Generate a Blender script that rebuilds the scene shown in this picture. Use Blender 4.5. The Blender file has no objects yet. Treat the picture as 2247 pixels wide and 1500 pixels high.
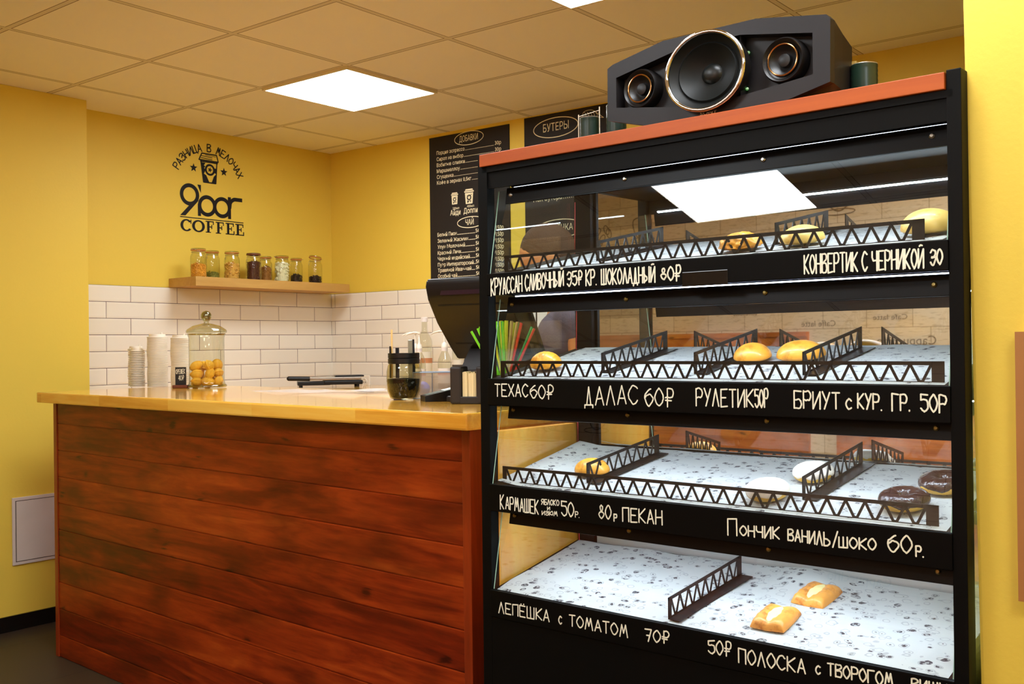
import bpy, bmesh, math, random
from mathutils import Vector, Matrix, noise
random.seed(7)
PI = math.pi
SC = bpy.context.scene
COL = SC.collection
R3 = math.radians

# ---------------------------------------------------------------- camera, world, exposure
YAW, PIT, ROL = 0.668645542, 0.00311470429, -0.0123746194
def cam_axes(a, b, c):
    ca, sa, cb, sb, cc, sc = math.cos(a), math.sin(a), math.cos(b), math.sin(b), math.cos(c), math.sin(c)
    f = Vector((ca*cb, sa*cb, sb)); r = Vector((sa, -ca, 0)); u = r.cross(f)
    return cc*r+sc*u, -sc*r+cc*u, f
rr, uu, ff = cam_axes(YAW, PIT, ROL)
cd = bpy.data.cameras.new('camera'); cam = bpy.data.objects.new('camera', cd); COL.objects.link(cam)
CAM = Vector((-1.87674261, -4.54018465, 1.30))
m = Matrix((rr, uu, -ff)).transposed().to_4x4(); m.translation = CAM
cam.matrix_world = m
cd.sensor_width = 36; cd.lens = 2235.128/2247*36; cd.clip_start = 0.05; cd.clip_end = 60
SC.camera = cam
w = bpy.data.worlds.new('world'); SC.world = w; w.use_nodes = True
w.node_tree.nodes['Background'].inputs[0].default_value = (1, .8, .5, 1)
w.node_tree.nodes['Background'].inputs[1].default_value = .02
SC.view_settings.view_transform = 'Standard'; SC.view_settings.look = 'None'
SC.view_settings.exposure = 0.58; SC.view_settings.gamma = 1; SC.view_settings.use_curve_mapping = False
PANEL = 16.0      # radiance of the ceiling light panels
LEDW = 2.1        # watts of each display-case light strip
CEIL = 2.542
LIGHT_TILES = [(1.2, -1.2), (.6, -3.0), (-1.8, -2.80), (-.6, -4.2), (-3.0, -3.8), (-.6, -2.4), (-1.8, -5.4)]  # panels after the mirrored one are unseen, added to light the room

# ---------------------------------------------------------------- helpers
def srgb(h):
    if isinstance(h, str):
        h = h.lstrip('#'); h = [int(h[i:i+2], 16)/255 for i in (0, 2, 4)]
        return tuple(c/12.92 if c <= .04045 else ((c+.055)/1.055)**2.4 for c in h)+(1,)
    return tuple(h)+(1,)
class G:
    """tiny node graph helper"""
    def __init__(s, name):
        s.m = bpy.data.materials.new(name); s.m.use_nodes = True; s.t = s.m.node_tree
        s.b = s.t.nodes['Principled BSDF']; s.out = s.t.nodes['Material Output']
    def n(s, ty, **k):
        x = s.t.nodes.new(ty)
        for a, v in k.items(): setattr(x, a, v)
        return x
    def l(s, a, b): s.t.links.new(a, b)
    def put(s, inp, v):
        if hasattr(v, 'is_linked') or isinstance(v, bpy.types.NodeSocket): s.l(v, inp)
        else: inp.default_value = v
    def math(s, op, a, b=0.0, c=None):
        x = s.n('ShaderNodeMath', operation=op); s.put(x.inputs[0], a); s.put(x.inputs[1], b)
        if c is not None: s.put(x.inputs[2], c)
        return x.outputs[0]
    def vmath(s, op, a, b):
        x = s.n('ShaderNodeVectorMath', operation=op); s.put(x.inputs[0], a); s.put(x.inputs[1], b); return x.outputs[0]
    def obj(s): return s.n('ShaderNodeTexCoord').outputs['Object']
    def sep(s, v):
        x = s.n('ShaderNodeSeparateXYZ'); s.l(v, x.inputs[0]); return x.outputs
    def comb(s, a, b, c):
        x = s.n('ShaderNodeCombineXYZ')
        for i, v in enumerate((a, b, c)): s.put(x.inputs[i], v)
        return x.outputs[0]
    def noise(s, v, sc=5, det=4, rough=.5, dist=0):
        x = s.n('ShaderNodeTexNoise'); s.l(v, x.inputs['Vector'])
        x.inputs['Scale'].default_value = sc; x.inputs['Detail'].default_value = det
        x.inputs['Roughness'].default_value = rough; x.inputs['Distortion'].default_value = dist
        return x.outputs[0]
    def ramp(s, f, stops):
        x = s.n('ShaderNodeValToRGB'); s.l(f, x.inputs[0]); e = x.color_ramp.elements
        while len(e) < len(stops): e.new(.5)
        for i, (p, c) in enumerate(stops): e[i].position = p; e[i].color = srgb(c)
        return x.outputs[0]
    def mix(s, f, a, b, mode='MIX'):
        x = s.n('ShaderNodeMix', data_type='RGBA', blend_type=mode)
        s.put(x.inputs[0], f); s.put(x.inputs[6], a); s.put(x.inputs[7], b); return x.outputs[2]
    def bump(s, h, st=.2, d=.01):
        x = s.n('ShaderNodeBump'); x.inputs['Strength'].default_value = st; x.inputs['Distance'].default_value = d
        s.l(h, x.inputs['Height']); s.l(x.outputs[0], s.b.inputs['Normal'])
    def base(s, c): s.put(s.b.inputs['Base Color'], c)
    def set(s, rough=.5, metal=0, spec=.5, coat=0):
        s.b.inputs['Roughness'].default_value = rough; s.b.inputs['Metallic'].default_value = metal
        s.b.inputs['Specular IOR Level'].default_value = spec; s.b.inputs['Coat Weight'].default_value = coat
        s.b.inputs['Coat Roughness'].default_value = .08
        return s
def P(name, col, rough=.5, metal=0, spec=.5, coat=0, var=.06, vs=12, bump=0):
    g = G(name); g.set(rough, metal, spec, coat); c = srgb(col)
    f = g.noise(g.obj(), vs, 3)
    lo = tuple(x*(1-var) for x in c[:3])+(1,); hi = tuple(min(1, x*(1+var)) for x in c[:3])+(1,)
    g.base(g.mix(f, lo, hi))
    if bump: g.bump(f, bump, .004)
    return g.m
def EM(name, col, st):
    g = G(name); g.b.inputs['Base Color'].default_value = (.8, .8, .8, 1)
    g.b.inputs['Emission Color'].default_value = srgb(col); g.b.inputs['Emission Strength'].default_value = st
    return g.m
def GLASS(name, tint='ffffff', f0=.05, f90=.7, rough=0.0, pw=4.0):
    g = G(name); g.t.nodes.remove(g.b)
    tr = g.n('ShaderNodeBsdfTransparent'); tr.inputs[0].default_value = srgb(tint)
    gl = g.n('ShaderNodeBsdfGlossy'); gl.inputs['Roughness'].default_value = rough
    lw = g.n('ShaderNodeLayerWeight'); lw.inputs[0].default_value = .5
    f = g.math('ADD', g.math('MULTIPLY', g.math('POWER', lw.outputs['Facing'], pw), f90-f0), f0)
    mx = g.n('ShaderNodeMixShader'); g.l(f, mx.inputs[0]); g.l(tr.outputs[0], mx.inputs[1]); g.l(gl.outputs[0], mx.inputs[2])
    g.l(mx.outputs[0], g.out.inputs[0]); return g.m

def xf(bm, verts, M):
    if M is not None: bmesh.ops.transform(bm, matrix=M, verts=verts)
    return verts
def box(bm, x0, x1, y0, y1, z0, z1, M=None, bev=0):
    vs = [bm.verts.new(p) for p in ((x0,y0,z0),(x1,y0,z0),(x1,y1,z0),(x0,y1,z0),(x0,y0,z1),(x1,y0,z1),(x1,y1,z1),(x0,y1,z1))]
    fs = [bm.faces.new([vs[i] for i in q]) for q in ((0,3,2,1),(4,5,6,7),(0,1,5,4),(1,2,6,5),(2,3,7,6),(3,0,4,7))]
    if bev:
        es = {e for f in fs for e in f.edges}
        r = bmesh.ops.bevel(bm, geom=list(es), offset=bev, segments=2, affect='EDGES', profile=.6)
        vs = list({v for f in r['faces'] for v in f.verts} | {v for v in vs if v.is_valid})
    return xf(bm, vs, M)
def lathe(bm, prof, seg=24, M=None, cap=True):
    rings = []; allv = []
    for r, z in prof:
        if r < 1e-5: v = [bm.verts.new((0, 0, z))]
        else: v = [bm.verts.new((r*math.cos(2*PI*i/seg), r*math.sin(2*PI*i/seg), z)) for i in range(seg)]
        rings.append(v); allv += v
    for a, b in zip(rings, rings[1:]):
        for i in range(seg):
            j = (i+1) % seg
            q = [a[i % len(a)], a[j % len(a)], b[j % len(b)], b[i % len(b)]]
            u = []
            for v in q:
                if v not in u: u.append(v)
            if len(u) > 2: bm.faces.new(u)
    if cap:
        if len(rings[0]) > 2: bm.faces.new(rings[0][::-1])
        if len(rings[-1]) > 2: bm.faces.new(rings[-1])
    return xf(bm, allv, M)
def align(p, q):
    p = Vector(p); q = Vector(q); d = q-p
    return Matrix.Translation(p) @ d.to_track_quat('Z', 'Y').to_matrix().to_4x4(), d.length
def cyl(bm, p, q, r, r2=None, seg=12):
    M, L = align(p, q); return lathe(bm, [(r, 0), (r if r2 is None else r2, L)], seg, M)
def tube(bm, pts, r, seg=8):
    pts = [Vector(p) for p in pts]; rings = []
    for i, p in enumerate(pts):
        d = (pts[min(i+1, len(pts)-1)]-pts[max(i-1, 0)]).normalized()
        q = d.to_track_quat('Z', 'Y'); rad = r[i] if isinstance(r, (list, tuple)) else r
        rings.append([bm.verts.new(p+q @ Vector((rad*math.cos(2*PI*k/seg), rad*math.sin(2*PI*k/seg), 0))) for k in range(seg)])
    for a, b in zip(rings, rings[1:]):
        for k in range(seg): bm.faces.new((a[k], a[(k+1) % seg], b[(k+1) % seg], b[k]))
    bm.faces.new(rings[0][::-1]); bm.faces.new(rings[-1])
def torus(bm, R, r, M=None, a0=0, a1=2*PI, seg=40, sr=10):
    full = abs(a1-a0-2*PI) < 1e-6; n = seg if full else seg+1; rings = []; al = []
    for i in range(n):
        a = a0+(a1-a0)*i/seg
        rings.append([bm.verts.new(((R+r*math.cos(2*PI*k/sr))*math.cos(a), (R+r*math.cos(2*PI*k/sr))*math.sin(a), r*math.sin(2*PI*k/sr))) for k in range(sr)])
        al += rings[-1]
    for i in range(seg):
        a, b = rings[i], rings[(i+1) % n]
        for k in range(sr): bm.faces.new((a[k], b[k], b[(k+1) % sr], a[(k+1) % sr]))
    return xf(bm, al, M)
def ball(bm, c, r, sub=3, M=None, sc=(1, 1, 1)):
    T = Matrix.Translation(Vector(c)) @ Matrix.Diagonal((r*sc[0], r*sc[1], r*sc[2], 1))
    if M is not None: T = M @ T
    return bmesh.ops.create_icosphere(bm, subdivisions=sub, radius=1, matrix=T)['verts']
def prism(bm, poly, f, n):
    """poly 2D points, f maps 2D to 3D, n thickness vector"""
    n = Vector(n); a = [bm.verts.new(Vector(f(x, y))) for x, y in poly]; b = [bm.verts.new(v.co+n) for v in a]
    bm.faces.new(a); bm.faces.new(b[::-1]); k = len(a)
    for i in range(k): bm.faces.new((a[(i+1) % k], a[i], b[i], b[(i+1) % k]))
def B(): return bmesh.new()
def obj(name, bm, mt, parent=None, smooth=False, M=None, mats=None):
    bmesh.ops.recalc_face_normals(bm, faces=bm.faces[:])
    me = bpy.data.meshes.new(name); bm.to_mesh(me); bm.free()
    if mt is not None: me.materials.append(mt)
    if smooth:
        for p_ in me.polygons: p_.use_smooth = True
        try: me.set_sharp_from_angle(angle=R3(40))
        except Exception: pass
    o = bpy.data.objects.new(name, me); COL.objects.link(o)
    if parent: o.parent = parent
    if M is not None: o.matrix_local = M
    return o
def tag(o, label=None, cat=None, group=None, kind=None):
    for k, v in (('label', label), ('category', cat), ('group', group), ('kind', kind)):
        if v: o[k] = v
    return o
def thing(name, label, cat, loc=(0, 0, 0), rz=0, group=None):
    o = bpy.data.objects.new(name, None); COL.objects.link(o); o.empty_display_size = .05
    o.location = loc; o.rotation_euler = (0, 0, rz); return tag(o, label, cat, group)
def struct(name, bm, mt, **k): return tag(obj(name, bm, mt, **k), kind='structure')
def dup(root, loc, rot=None, label=None, group=None):
    r = root.copy(); COL.objects.link(r); r.location = loc
    if rot is not None: r.rotation_euler = rot
    if label: r['label'] = label
    if group: r['group'] = group
    for ch in list(root.children):
        c = ch.copy(); COL.objects.link(c); c.parent = r
        for g in list(ch.children):
            d = g.copy(); COL.objects.link(d); d.parent = c
    return r
def fuse(name, prims, voxel, mt, parent=None, M=None, smooth_it=4):
    """one continuous skin grown over capsules: prims = (p, rp, q, rq) or (centre, (rx,ry,rz), rotation)"""
    bm = B()
    for q in prims:
        if len(q) == 4:
            p0, r0, p1, r1 = q; p0 = Vector(p0); p1 = Vector(p1)
            Mx, L = align(p0, p1); n = 8; prof = []
            for i in range(n+1):
                a = -PI/2+PI/2*i/n; prof.append((r0*math.cos(a), r0*math.sin(a)))
            for i in range(n+1):
                a = PI/2*i/n; prof.append((r1*math.cos(a), L+r1*math.sin(a)))
            prof[0] = (0, prof[0][1]); prof[-1] = (0, prof[-1][1])
            lathe(bm, prof, 20, Mx, cap=False)
        else:
            c, rad, rot = q
            T = Matrix.Translation(Vector(c)) @ rot.to_4x4()
            ball(bm, (0, 0, 0), 1, 3, T, rad)
    me = bpy.data.meshes.new(name); bm.to_mesh(me); bm.free()
    o = bpy.data.objects.new('tmp', me); COL.objects.link(o)
    rm = o.modifiers.new('r', 'REMESH'); rm.mode = 'VOXEL'; rm.voxel_size = voxel
    sm = o.modifiers.new('s', 'SMOOTH'); sm.factor = .5; sm.iterations = smooth_it
    dg = bpy.context.evaluated_depsgraph_get(); dg.update()
    me2 = bpy.data.meshes.new_from_object(o.evaluated_get(dg)); bpy.data.objects.remove(o)
    me2.materials.clear(); me2.materials.append(mt)
    for p_ in me2.polygons: p_.use_smooth = True
    r = bpy.data.objects.new(name, me2); COL.objects.link(r)
    if parent: r.parent = parent
    if M is not None: r.matrix_local = M
    return r
# ---- 2-D drawing on surfaces: each stroke lies a hair above the one before, so overlaps never share a plane
LAY = [0]
def lay(f):
    a, b_, c = Vector(f(0, 0)), Vector(f(1, 0)), Vector(f(0, 1)); n = (b_-a).cross(c-a).normalized()
    LAY[0] = (LAY[0]+1) % 16; o = n*LAY[0]*2e-5
    return lambda x, y: Vector(f(x, y))+o
def seg_rib(bm, pts, wd, f, closed=False, disc=True):
    n = len(pts); f0_ = f; f = lay(f0_)
    if not disc:
        P2 = [Vector(p) for p in pts]; L_, R_ = [], []
        for i, p in enumerate(P2):
            a = P2[i-1] if (closed or i) else p; c = P2[(i+1) % n] if (closed or i < n-1) else p
            d = (c-a).normalized(); q = Vector((-d.y, d.x))*wd/2
            L_.append(bm.verts.new(Vector(f(*(p+q))))); R_.append(bm.verts.new(Vector(f(*(p-q)))))
        for i in range(n if closed else n-1):
            j = (i+1) % n; bm.faces.new((L_[i], L_[j], R_[j], R_[i]))
        return
    rng = range(n if closed else n-1)
    for i in rng:
        a = Vector(pts[i]); b = Vector(pts[(i+1) % n]); d = b-a
        if d.length < 1e-6: continue
        q = Vector((-d.y, d.x)).normalized()*wd/2
        f = lay(f0_); bm.faces.new([bm.verts.new(Vector(f(*v))) for v in (a-q, b-q, b+q, a+q)])
    if disc:
        for a in pts:
            f = lay(f0_)
            bm.faces.new([bm.verts.new(Vector(f(a[0]+wd/2*math.cos(PI*k/4), a[1]+wd/2*math.sin(PI*k/4)))) for k in range(8)])
def smooth_pts(p, n=5):
    out = []
    P_ = [p[0]]+list(p)+[p[-1]]
    if p[0] == p[-1]: P_ = [p[-2]]+list(p)+[p[1]]
    for i in range(1, len(P_)-2):
        a, b, c, d = [Vector(v) for v in P_[i-1:i+3]]
        for k in range(n):
            t = k/n
            out.append(tuple(.5*((2*b)+(c-a)*t+(2*a-5*b+4*c-d)*t*t+(3*b-a-3*c+d)*t**3)))
    out.append(tuple(p[-1])); return out
def ell(cx, cy, rx, ry, n=40, a0=0, a1=2*PI): return [(cx+rx*math.cos(a0+(a1-a0)*i/n), cy+ry*math.sin(a0+(a1-a0)*i/n)) for i in range(n+(abs(a1-a0) < 6.28))]
def poly(bm, pts, f):
    f = lay(f); bm.faces.new([bm.verts.new(Vector(f(*p))) for p in pts])
def starp(cx, cy, r, rot=0): return [(cx+(r if i % 2 == 0 else r*.42)*math.sin(PI*i/5+rot), cy+(r if i % 2 == 0 else r*.42)*math.cos(PI*i/5+rot)) for i in range(10)]
GL = {'А':'00 26 40;12 32','Б':'46 06 00;~03 33 42 41 30 00','В':'00 06;~06 36 45 34 03;~03 33 42 41 30 00','Г':'00 06 46',
'Д':'0. 00 40 4.;10 26 30','Е':'46 06 00 40;03 33','Ё':'46 06 00 40;03 33;17 17;37 37','З':'~05 16 36 45 34 13;~13 34 43 42 41 20 01',
'И':'06 00 46 40','Й':'06 00 46 40;17 27 37','К':'00 06;46 03 40','Л':'00 26 40','М':'00 16 22 36 40','Н':'00 06;40 46;03 43',
'О':'~20 02 04 26 44 42 20','П':'00 06 46 40','Р':'00 06;~06 36 45 44 33 03','С':'~45 26 04 02 20 41','Т':'06 46;26 20','У':'06 23;46 10',
'Х':'06 40;46 00','Ч':'06 04 13 43;46 40','Ш':'06 00 40 46;26 20','Ы':'06 00;~03 22 21 00;46 40','Ь':'06 00;~03 23 42 41 20 00',
'Я':'40 46;~46 16 05 04 13 43;23 00','Ю':'00 06;03 13;~31 12 14 36 45 42 31','R':'10 16;~16 36 45 44 33 03;02 32','0':'~20 02 04 26 44 42 20',
'1':'15 26 20','2':'~05 16 36 45 00;00 40','3':'~05 26 45 33 13;~13 43 42 20 01','4':'36 02 42;30 36','5':'46 06 04;~04 34 43 41 20 01','6':'~36 04 02 20 42 43 24 03',
'7':'06 46 20;13 33','8':'~23 15 26 35 23;~23 02 20 42 23','.':'10 10','/':'00 46','Ц':'06 00 40 4.;36 30'}
def strokes(ch):
    res = []
    for s in GL[ch].split(';'):
        sm = s[0] == '~'; s = s.lstrip('~')
        p = [(int(t[0])/4, (-1 if t[1] == '.' else int(t[1]))/6) for t in s.split()]
        res.append(smooth_pts(p, 4) if sm else p)
    return res
def hand(bm, txt, s0, s1, zb0, zt0, zb1, zt1, wd, f, jit=.02):
    ws = [.55 if c in ' .' else (1.25 if c in 'ШМЮЫ' else 1) for c in txt]; tot = sum(ws); x = 0
    for c, wg in zip(txt, ws):
        if c != ' ':
            for st in strokes(c):
                o = []
                for (u, v) in st:
                    t = (x+wg*(.1+.74*u))/tot; t = t+random.uniform(-1, 1)*jit/len(txt)*.3
                    zb = zb0+(zb1-zb0)*t; zt = zt0+(zt1-zt0)*t
                    o.append((s0+(s1-s0)*t, zb+(zt-zb)*(v+random.uniform(-jit, jit))))
                seg_rib(bm, o, wd, f)
        x += wg
def ftext(bm, s, x, y, wd, h, f, narrow=None, bold=0.0):
    """printed lettering: fits string s to width wd and capital height h"""
    cu = bpy.data.curves.new('t', 'FONT'); cu.body = s; cu.size = 1; cu.resolution_u = 3; cu.offset = bold
    o = bpy.data.objects.new('t', cu); COL.objects.link(o)
    dg = bpy.context.evaluated_depsgraph_get(); dg.update()
    me = bpy.data.meshes.new_from_object(o.evaluated_get(dg)); bpy.data.objects.remove(o); bpy.data.curves.remove(cu)
    if not me.vertices: return
    xs = [v.co.x for v in me.vertices]; x0, x1 = min(xs), max(xs); k = wd/max(x1-x0, 1e-6); ky = h/.70
    vs = [bm.verts.new(Vector(f(x+(v.co.x-x0)*k, y+v.co.y*ky))) for v in me.vertices]
    for p_ in me.polygons:
        try: bm.faces.new([vs[i] for i in p_.vertices])
        except ValueError: pass
    bpy.data.meshes.remove(me)

# ---------------------------------------------------------------- materials
def m_wall():
    g = G('yellow_paint'); g.set(.55, 0, .35); o = g.obj()
    g.base(g.mix(g.noise(o, 1.3, 3), (.81, .585, .075, 1), (.84, .61, .085, 1))); g.bump(g.noise(o, 90, 3), .12, .003); return g.m
YEL = m_wall()
def m_ceil():
    g = G('ceiling_tile'); g.set(.8, 0, .2); x, y, z = g.sep(g.obj())
    fx = g.math('ABSOLUTE', g.math('SUBTRACT', g.math('FRACT', g.math('ADD', g.math('DIVIDE', x, .6), 50.5)), .5))
    fy = g.math('ABSOLUTE', g.math('SUBTRACT', g.math('FRACT', g.math('ADD', g.math('DIVIDE', y, .6), 50.5)), .5))
    d = g.math('MINIMUM', fx, fy)
    gap = g.math('MULTIPLY', g.math('GREATER_THAN', d, .017), g.math('LESS_THAN', d, .0225))  # dark line paints the shadow gap beside each ceiling bar
    c = g.mix(g.noise(g.obj(), 2.5, 2), (.90, .83, .72, 1), (.92, .85, .74, 1))
    bar = g.mix(g.math('LESS_THAN', d, .017), c, (.72, .64, .50, 1))
    g.base(g.mix(gap, bar, (.22, .14, .07, 1))); return g.m
CEI = m_ceil()
def m_tile():
    g = G('white_subway_tile'); g.set(.14, 0, .5); x, y, z = g.sep(g.obj())
    ge = g.n('ShaderNodeNewGeometry'); nx = g.math('ABSOLUTE', g.sep(ge.outputs['Normal'])[0])
    side = g.math('GREATER_THAN', nx, .5)
    ub = g.math('SUBTRACT', x, 1.119-2.815); us = g.math('ADD', g.math('MULTIPLY', y, -1), .381+2.815)
    u = g.math('ADD', g.math('MULTIPLY', ub, g.math('SUBTRACT', 1, side)), g.math('MULTIPLY', us, side))
    v = g.math('ADD', z, -1.640+.0868*20)
    b = g.n('ShaderNodeTexBrick'); b.offset = .5; b.offset_frequency = 2
    g.l(g.comb(u, v, 0), b.inputs[0]); b.inputs['Scale'].default_value = 1
    b.inputs['Brick Width'].default_value = .2815; b.inputs['Row Height'].default_value = .0868; b.inputs['Mortar Size'].default_value = .0013
    b.inputs['Mortar Smooth'].default_value = 0
    for i, c in enumerate(('f0eadc', 'ebe4d4', '4a3238')): b.inputs[i+1].default_value = srgb(c)
    b2 = g.n('ShaderNodeTexBrick'); b2.offset = .5; b2.offset_frequency = 2; g.l(g.comb(u, v, 0), b2.inputs[0]); b2.inputs['Scale'].default_value = 1
    b2.inputs['Brick Width'].default_value = .2815; b2.inputs['Row Height'].default_value = .0868; b2.inputs['Mortar Size'].default_value = .012; b2.inputs['Mortar Smooth'].default_value = 1
    g.base(b.outputs[0]); g.bump(g.math('SUBTRACT', 1, b2.outputs['Fac']), .45, .004); return g.m
TILE = m_tile()
def wood(name, stops, ax=0, stretch=(1, 9, 9), scale=1.6, rough=.35, coat=0, plank=None, knots=True, seg=None, spec=.5):
    g = G(name); g.set(rough, 0, spec, coat); o = g.obj(); x, y, z = g.sep(o); v = o; rnd = None
    if plank:
        pa, pitch, off = plank; c = (x, y, z)[pa]
        idx = g.math('FLOOR', g.math('DIVIDE', g.math('SUBTRACT', c, off), pitch))
        if seg:
            cx = (x, y, z)[ax]; st = g.math('MULTIPLY', g.math('FRACT', g.math('MULTIPLY', idx, .618)), seg)
            idx = g.math('ADD', g.math('MULTIPLY', idx, 17.3), g.math('FLOOR', g.math('DIVIDE', g.math('ADD', cx, st), seg)))
        wn = g.n('ShaderNodeTexWhiteNoise', noise_dimensions='1D'); g.l(idx, wn.inputs['W']); rnd = wn.outputs['Value']
        v = g.vmath('ADD', o, g.vmath('MULTIPLY', wn.outputs['Color'], (13, 7, 5)))
    vs = g.vmath('MULTIPLY', v, stretch)
    f1 = g.noise(vs, scale, 5, .6, 1.2); f2 = g.noise(vs, scale*5, 3, .6)
    f = g.math('ADD', g.math('MULTIPLY', f1, .75), g.math('MULTIPLY', f2, .25))
    if rnd is not None: f = g.math('ADD', f, g.math('MULTIPLY', g.math('SUBTRACT', rnd, .5), .16 if not seg else .3))
    col = g.ramp(f, stops)
    if knots:
        sq = [1.0, 1.0, 1.0]; sq[ax] = .55
        vo = g.n('ShaderNodeTexVoronoi'); vo.inputs['Scale'].default_value = 8.5
        g.l(g.vmath('ADD', g.vmath('MULTIPLY', v, tuple(sq)), g.vmath('MULTIPLY', g.comb(f1, f1, f1), (.12, .12, .12))), vo.inputs['Vector'])
        k = g.ramp(vo.outputs['Distance'], [(0, 'ffffff'), (.07, 'f0f0f0'), (.13, '707070'), (.20, '282828'), (.30, '000000')])
        col = g.mix(g.math('MULTIPLY', k, .85), col, tuple(c*.18 for c in srgb(stops[0][1])[:3])+(1,))
        sm = g.ramp(g.noise(g.vmath('MULTIPLY', v, tuple(1.6 if i == ax else 4 for i in range(3))), 1.7, 3), [(.48, '000000'), (.68, 'ffffff')])
        col = g.mix(g.math('MULTIPLY', sm, .55), col, tuple(c*.35 for c in srgb(stops[0][1])[:3])+(1,))
    g.base(col); g.bump(f2, .08, .002); return g.m
REDW = wood('stained_pine_planks', [(.28, '4c1003'), (.45, '7a2206'), (.6, '9c370d'), (.78, 'bb5418')], 0, (1, 9, 9), 1.6, .38, 0, (2, .1122, -.0202), True, spec=.28)
REDT = wood('stained_pine_trim', [(.3, '6e2006'), (.6, '9a360e')], 2, (9, 9, 1), 1.6, .35, 0, None, False)
TOPW = wood('glued_pine_worktop', [(.25, 'd8922a'), (.5, 'ecb042'), (.75, 'f2c258')], 0, (1, 12, 12), 1.4, .14, .6, (1, .14, -.056), False, .52)
SHW = wood('beech_shelf', [(.3, 'b98d45'), (.6, 'c99e56')], 0, (1, 10, 10), 1.5, .5, 0, None, False)
LAM = wood('amber_laminate', [(.25, 'ee8e28'), (.5, 'fba840'), (.8, 'ffc060')], 2, (7, 7, .6), 1.5, .4, 0, None, False)
ORB = wood('cherry_board', [(.3, 'a44508'), (.6, 'b4520e')], 0, (1, 12, 12), 1.5, .45, 0, None, False)
PANW = wood('orange_wainscot', [(.3, 'c4601e'), (.5, 'e07a30'), (.75, 'ee9048')], 1, (9, 1, 9), 1.6, .4, 0, (2, .14, 0), True)
BLK = P('black_powder_coat', '070706', .5, 0, .12)
BLK2 = P('satin_black_plastic', '141110', .38, 0, .35)
CHAR = P('charcoal_plastic', '1d1a1b', .42, 0, .35)
CHALK = P('chalk_marker', 'fbf4d8', .8, 0, .1, var=.2, vs=150)
CREAM = P('cream_print', 'efe3bd', .7, 0, .2)
INK = P('black_vinyl', '17151a', .5, 0, .3)
WHT = P('white_plastic', 'f2ead8', .35, 0, .5)
WHP = P('white_paper', 'f4ece4', .7, 0, .2)
STEEL = P('brushed_steel', 'b9b4aa', .28, 1)
CHRM = P('polished_chrome', 'd8d4cc', .08, 1)
ALU = P('aluminium_track', 'a9adaa', .4, .8)
SLATE = P('chalkboard', '26221f', .55, 0, .3)
CG = GLASS('display_glass', 'f6fbf8', .08, .6, 0, 4)
JG = GLASS('jar_glass', 'f4f4ea', .05, .85, .01, 2.5)
JGD = GLASS('smoky_jar_glass', 'e6e6d2', .05, .8, .01, 2.5)
MIR = G('mirror_glass'); MIR.set(.015, 1); MIR.base(srgb('eef0ec')); MIR = MIR.m
EDGE = P('glass_edge_green', '9fc4ae', .2, 0, .5)
PANEL_M = EM('light_diffuser', 'f4faff', PANEL)
LEDM = EM('led_bar', 'd6e6ff', 8)
LEDD = EM('led_chip', 'c8ccff', 26)
def m_paper():
    g = G('printed_shelf_paper'); g.set(.6, 0, .25); o = g.obj()
    wv = g.vmath('ADD', o, g.vmath('MULTIPLY', g.n('ShaderNodeTexCoord').outputs['Object'], (0, 0, 0)))
    n1 = g.noise(o, 26, 2); v = g.vmath('ADD', g.vmath('MULTIPLY', o, (1, 1.3, 0)), g.vmath('MULTIPLY', g.comb(n1, g.noise(o, 31, 2), 0), (.026, .022, 0)))
    a = g.n('ShaderNodeTexVoronoi'); a.inputs['Scale'].default_value = 44; g.l(v, a.inputs['Vector'])
    sep = g.sep(a.outputs['Color'])
    dark = g.math('MULTIPLY', g.math('LESS_THAN', a.outputs['Distance'], g.math('ADD', g.math('MULTIPLY', sep[1], .30), .12)), g.math('GREATER_THAN', sep[0], .28))
    ring = g.math('LESS_THAN', g.math('ABSOLUTE', g.math('SUBTRACT', a.outputs['Distance'], .36)), .045)
    nn = g.math('GREATER_THAN', g.noise(o, 150, 2), .5)
    c = g.mix(g.math('MULTIPLY', ring, .28), srgb('e9e9e6'), srgb('6a6878'))
    g.base(g.mix(g.math('MULTIPLY', dark, g.math('ADD', g.math('MULTIPLY', nn, .55), .35)), c, srgb('1e1a30')))
    g.bump(g.noise(o, 9, 2), .25, .01); return g.m
PAPR = m_paper()
def m_wallpaper():
    g = G('kraft_wallpaper'); g.set(.7, 0, .2); x, y, z = g.sep(g.obj())
    b = g.n('ShaderNodeTexBrick'); b.offset = .37; g.l(g.comb(y, z, 0), b.inputs[0]); b.inputs['Scale'].default_value = 1
    b.inputs['Brick Width'].default_value = .27; b.inputs['Row Height'].default_value = .125; b.inputs['Mortar Size'].default_value = .0016
    for i, c in enumerate(('f4d2b2', 'efc9a6', '9a7752')): b.inputs[i+1].default_value = srgb(c)
    n = g.noise(g.comb(g.math('MULTIPLY', y, 16), g.math('MULTIPLY', z, 85), 0), 1, 3, .7)
    t = g.ramp(n, [(.54, '000000'), (.62, 'ffffff')])
    g.base(g.mix(g.math('MULTIPLY', t, .35), b.outputs[0], srgb('8a6438'))); return g.m
KRAFT = m_wallpaper()
FLOORM = G('dark_floor_tile'); FLOORM.set(.45, 0, .4)
_o = FLOORM.obj(); _b = FLOORM.n('ShaderNodeTexBrick'); FLOORM.l(_o, _b.inputs[0]); _b.offset = 0
_b.inputs['Scale'].default_value = 1; _b.inputs['Brick Width'].default_value = .6; _b.inputs['Row Height'].default_value = .6; _b.inputs['Mortar Size'].default_value = .003
for _i, _c in enumerate(('3d342a', '413729', '241f1a')): _b.inputs[_i+1].default_value = srgb(_c)
FLOORM.base(FLOORM.mix(FLOORM.math('MULTIPLY', FLOORM.noise(_o, 7, 5, .7), .5), _b.outputs[0], srgb('2a241e'))); FLOORM = FLOORM.m

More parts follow.
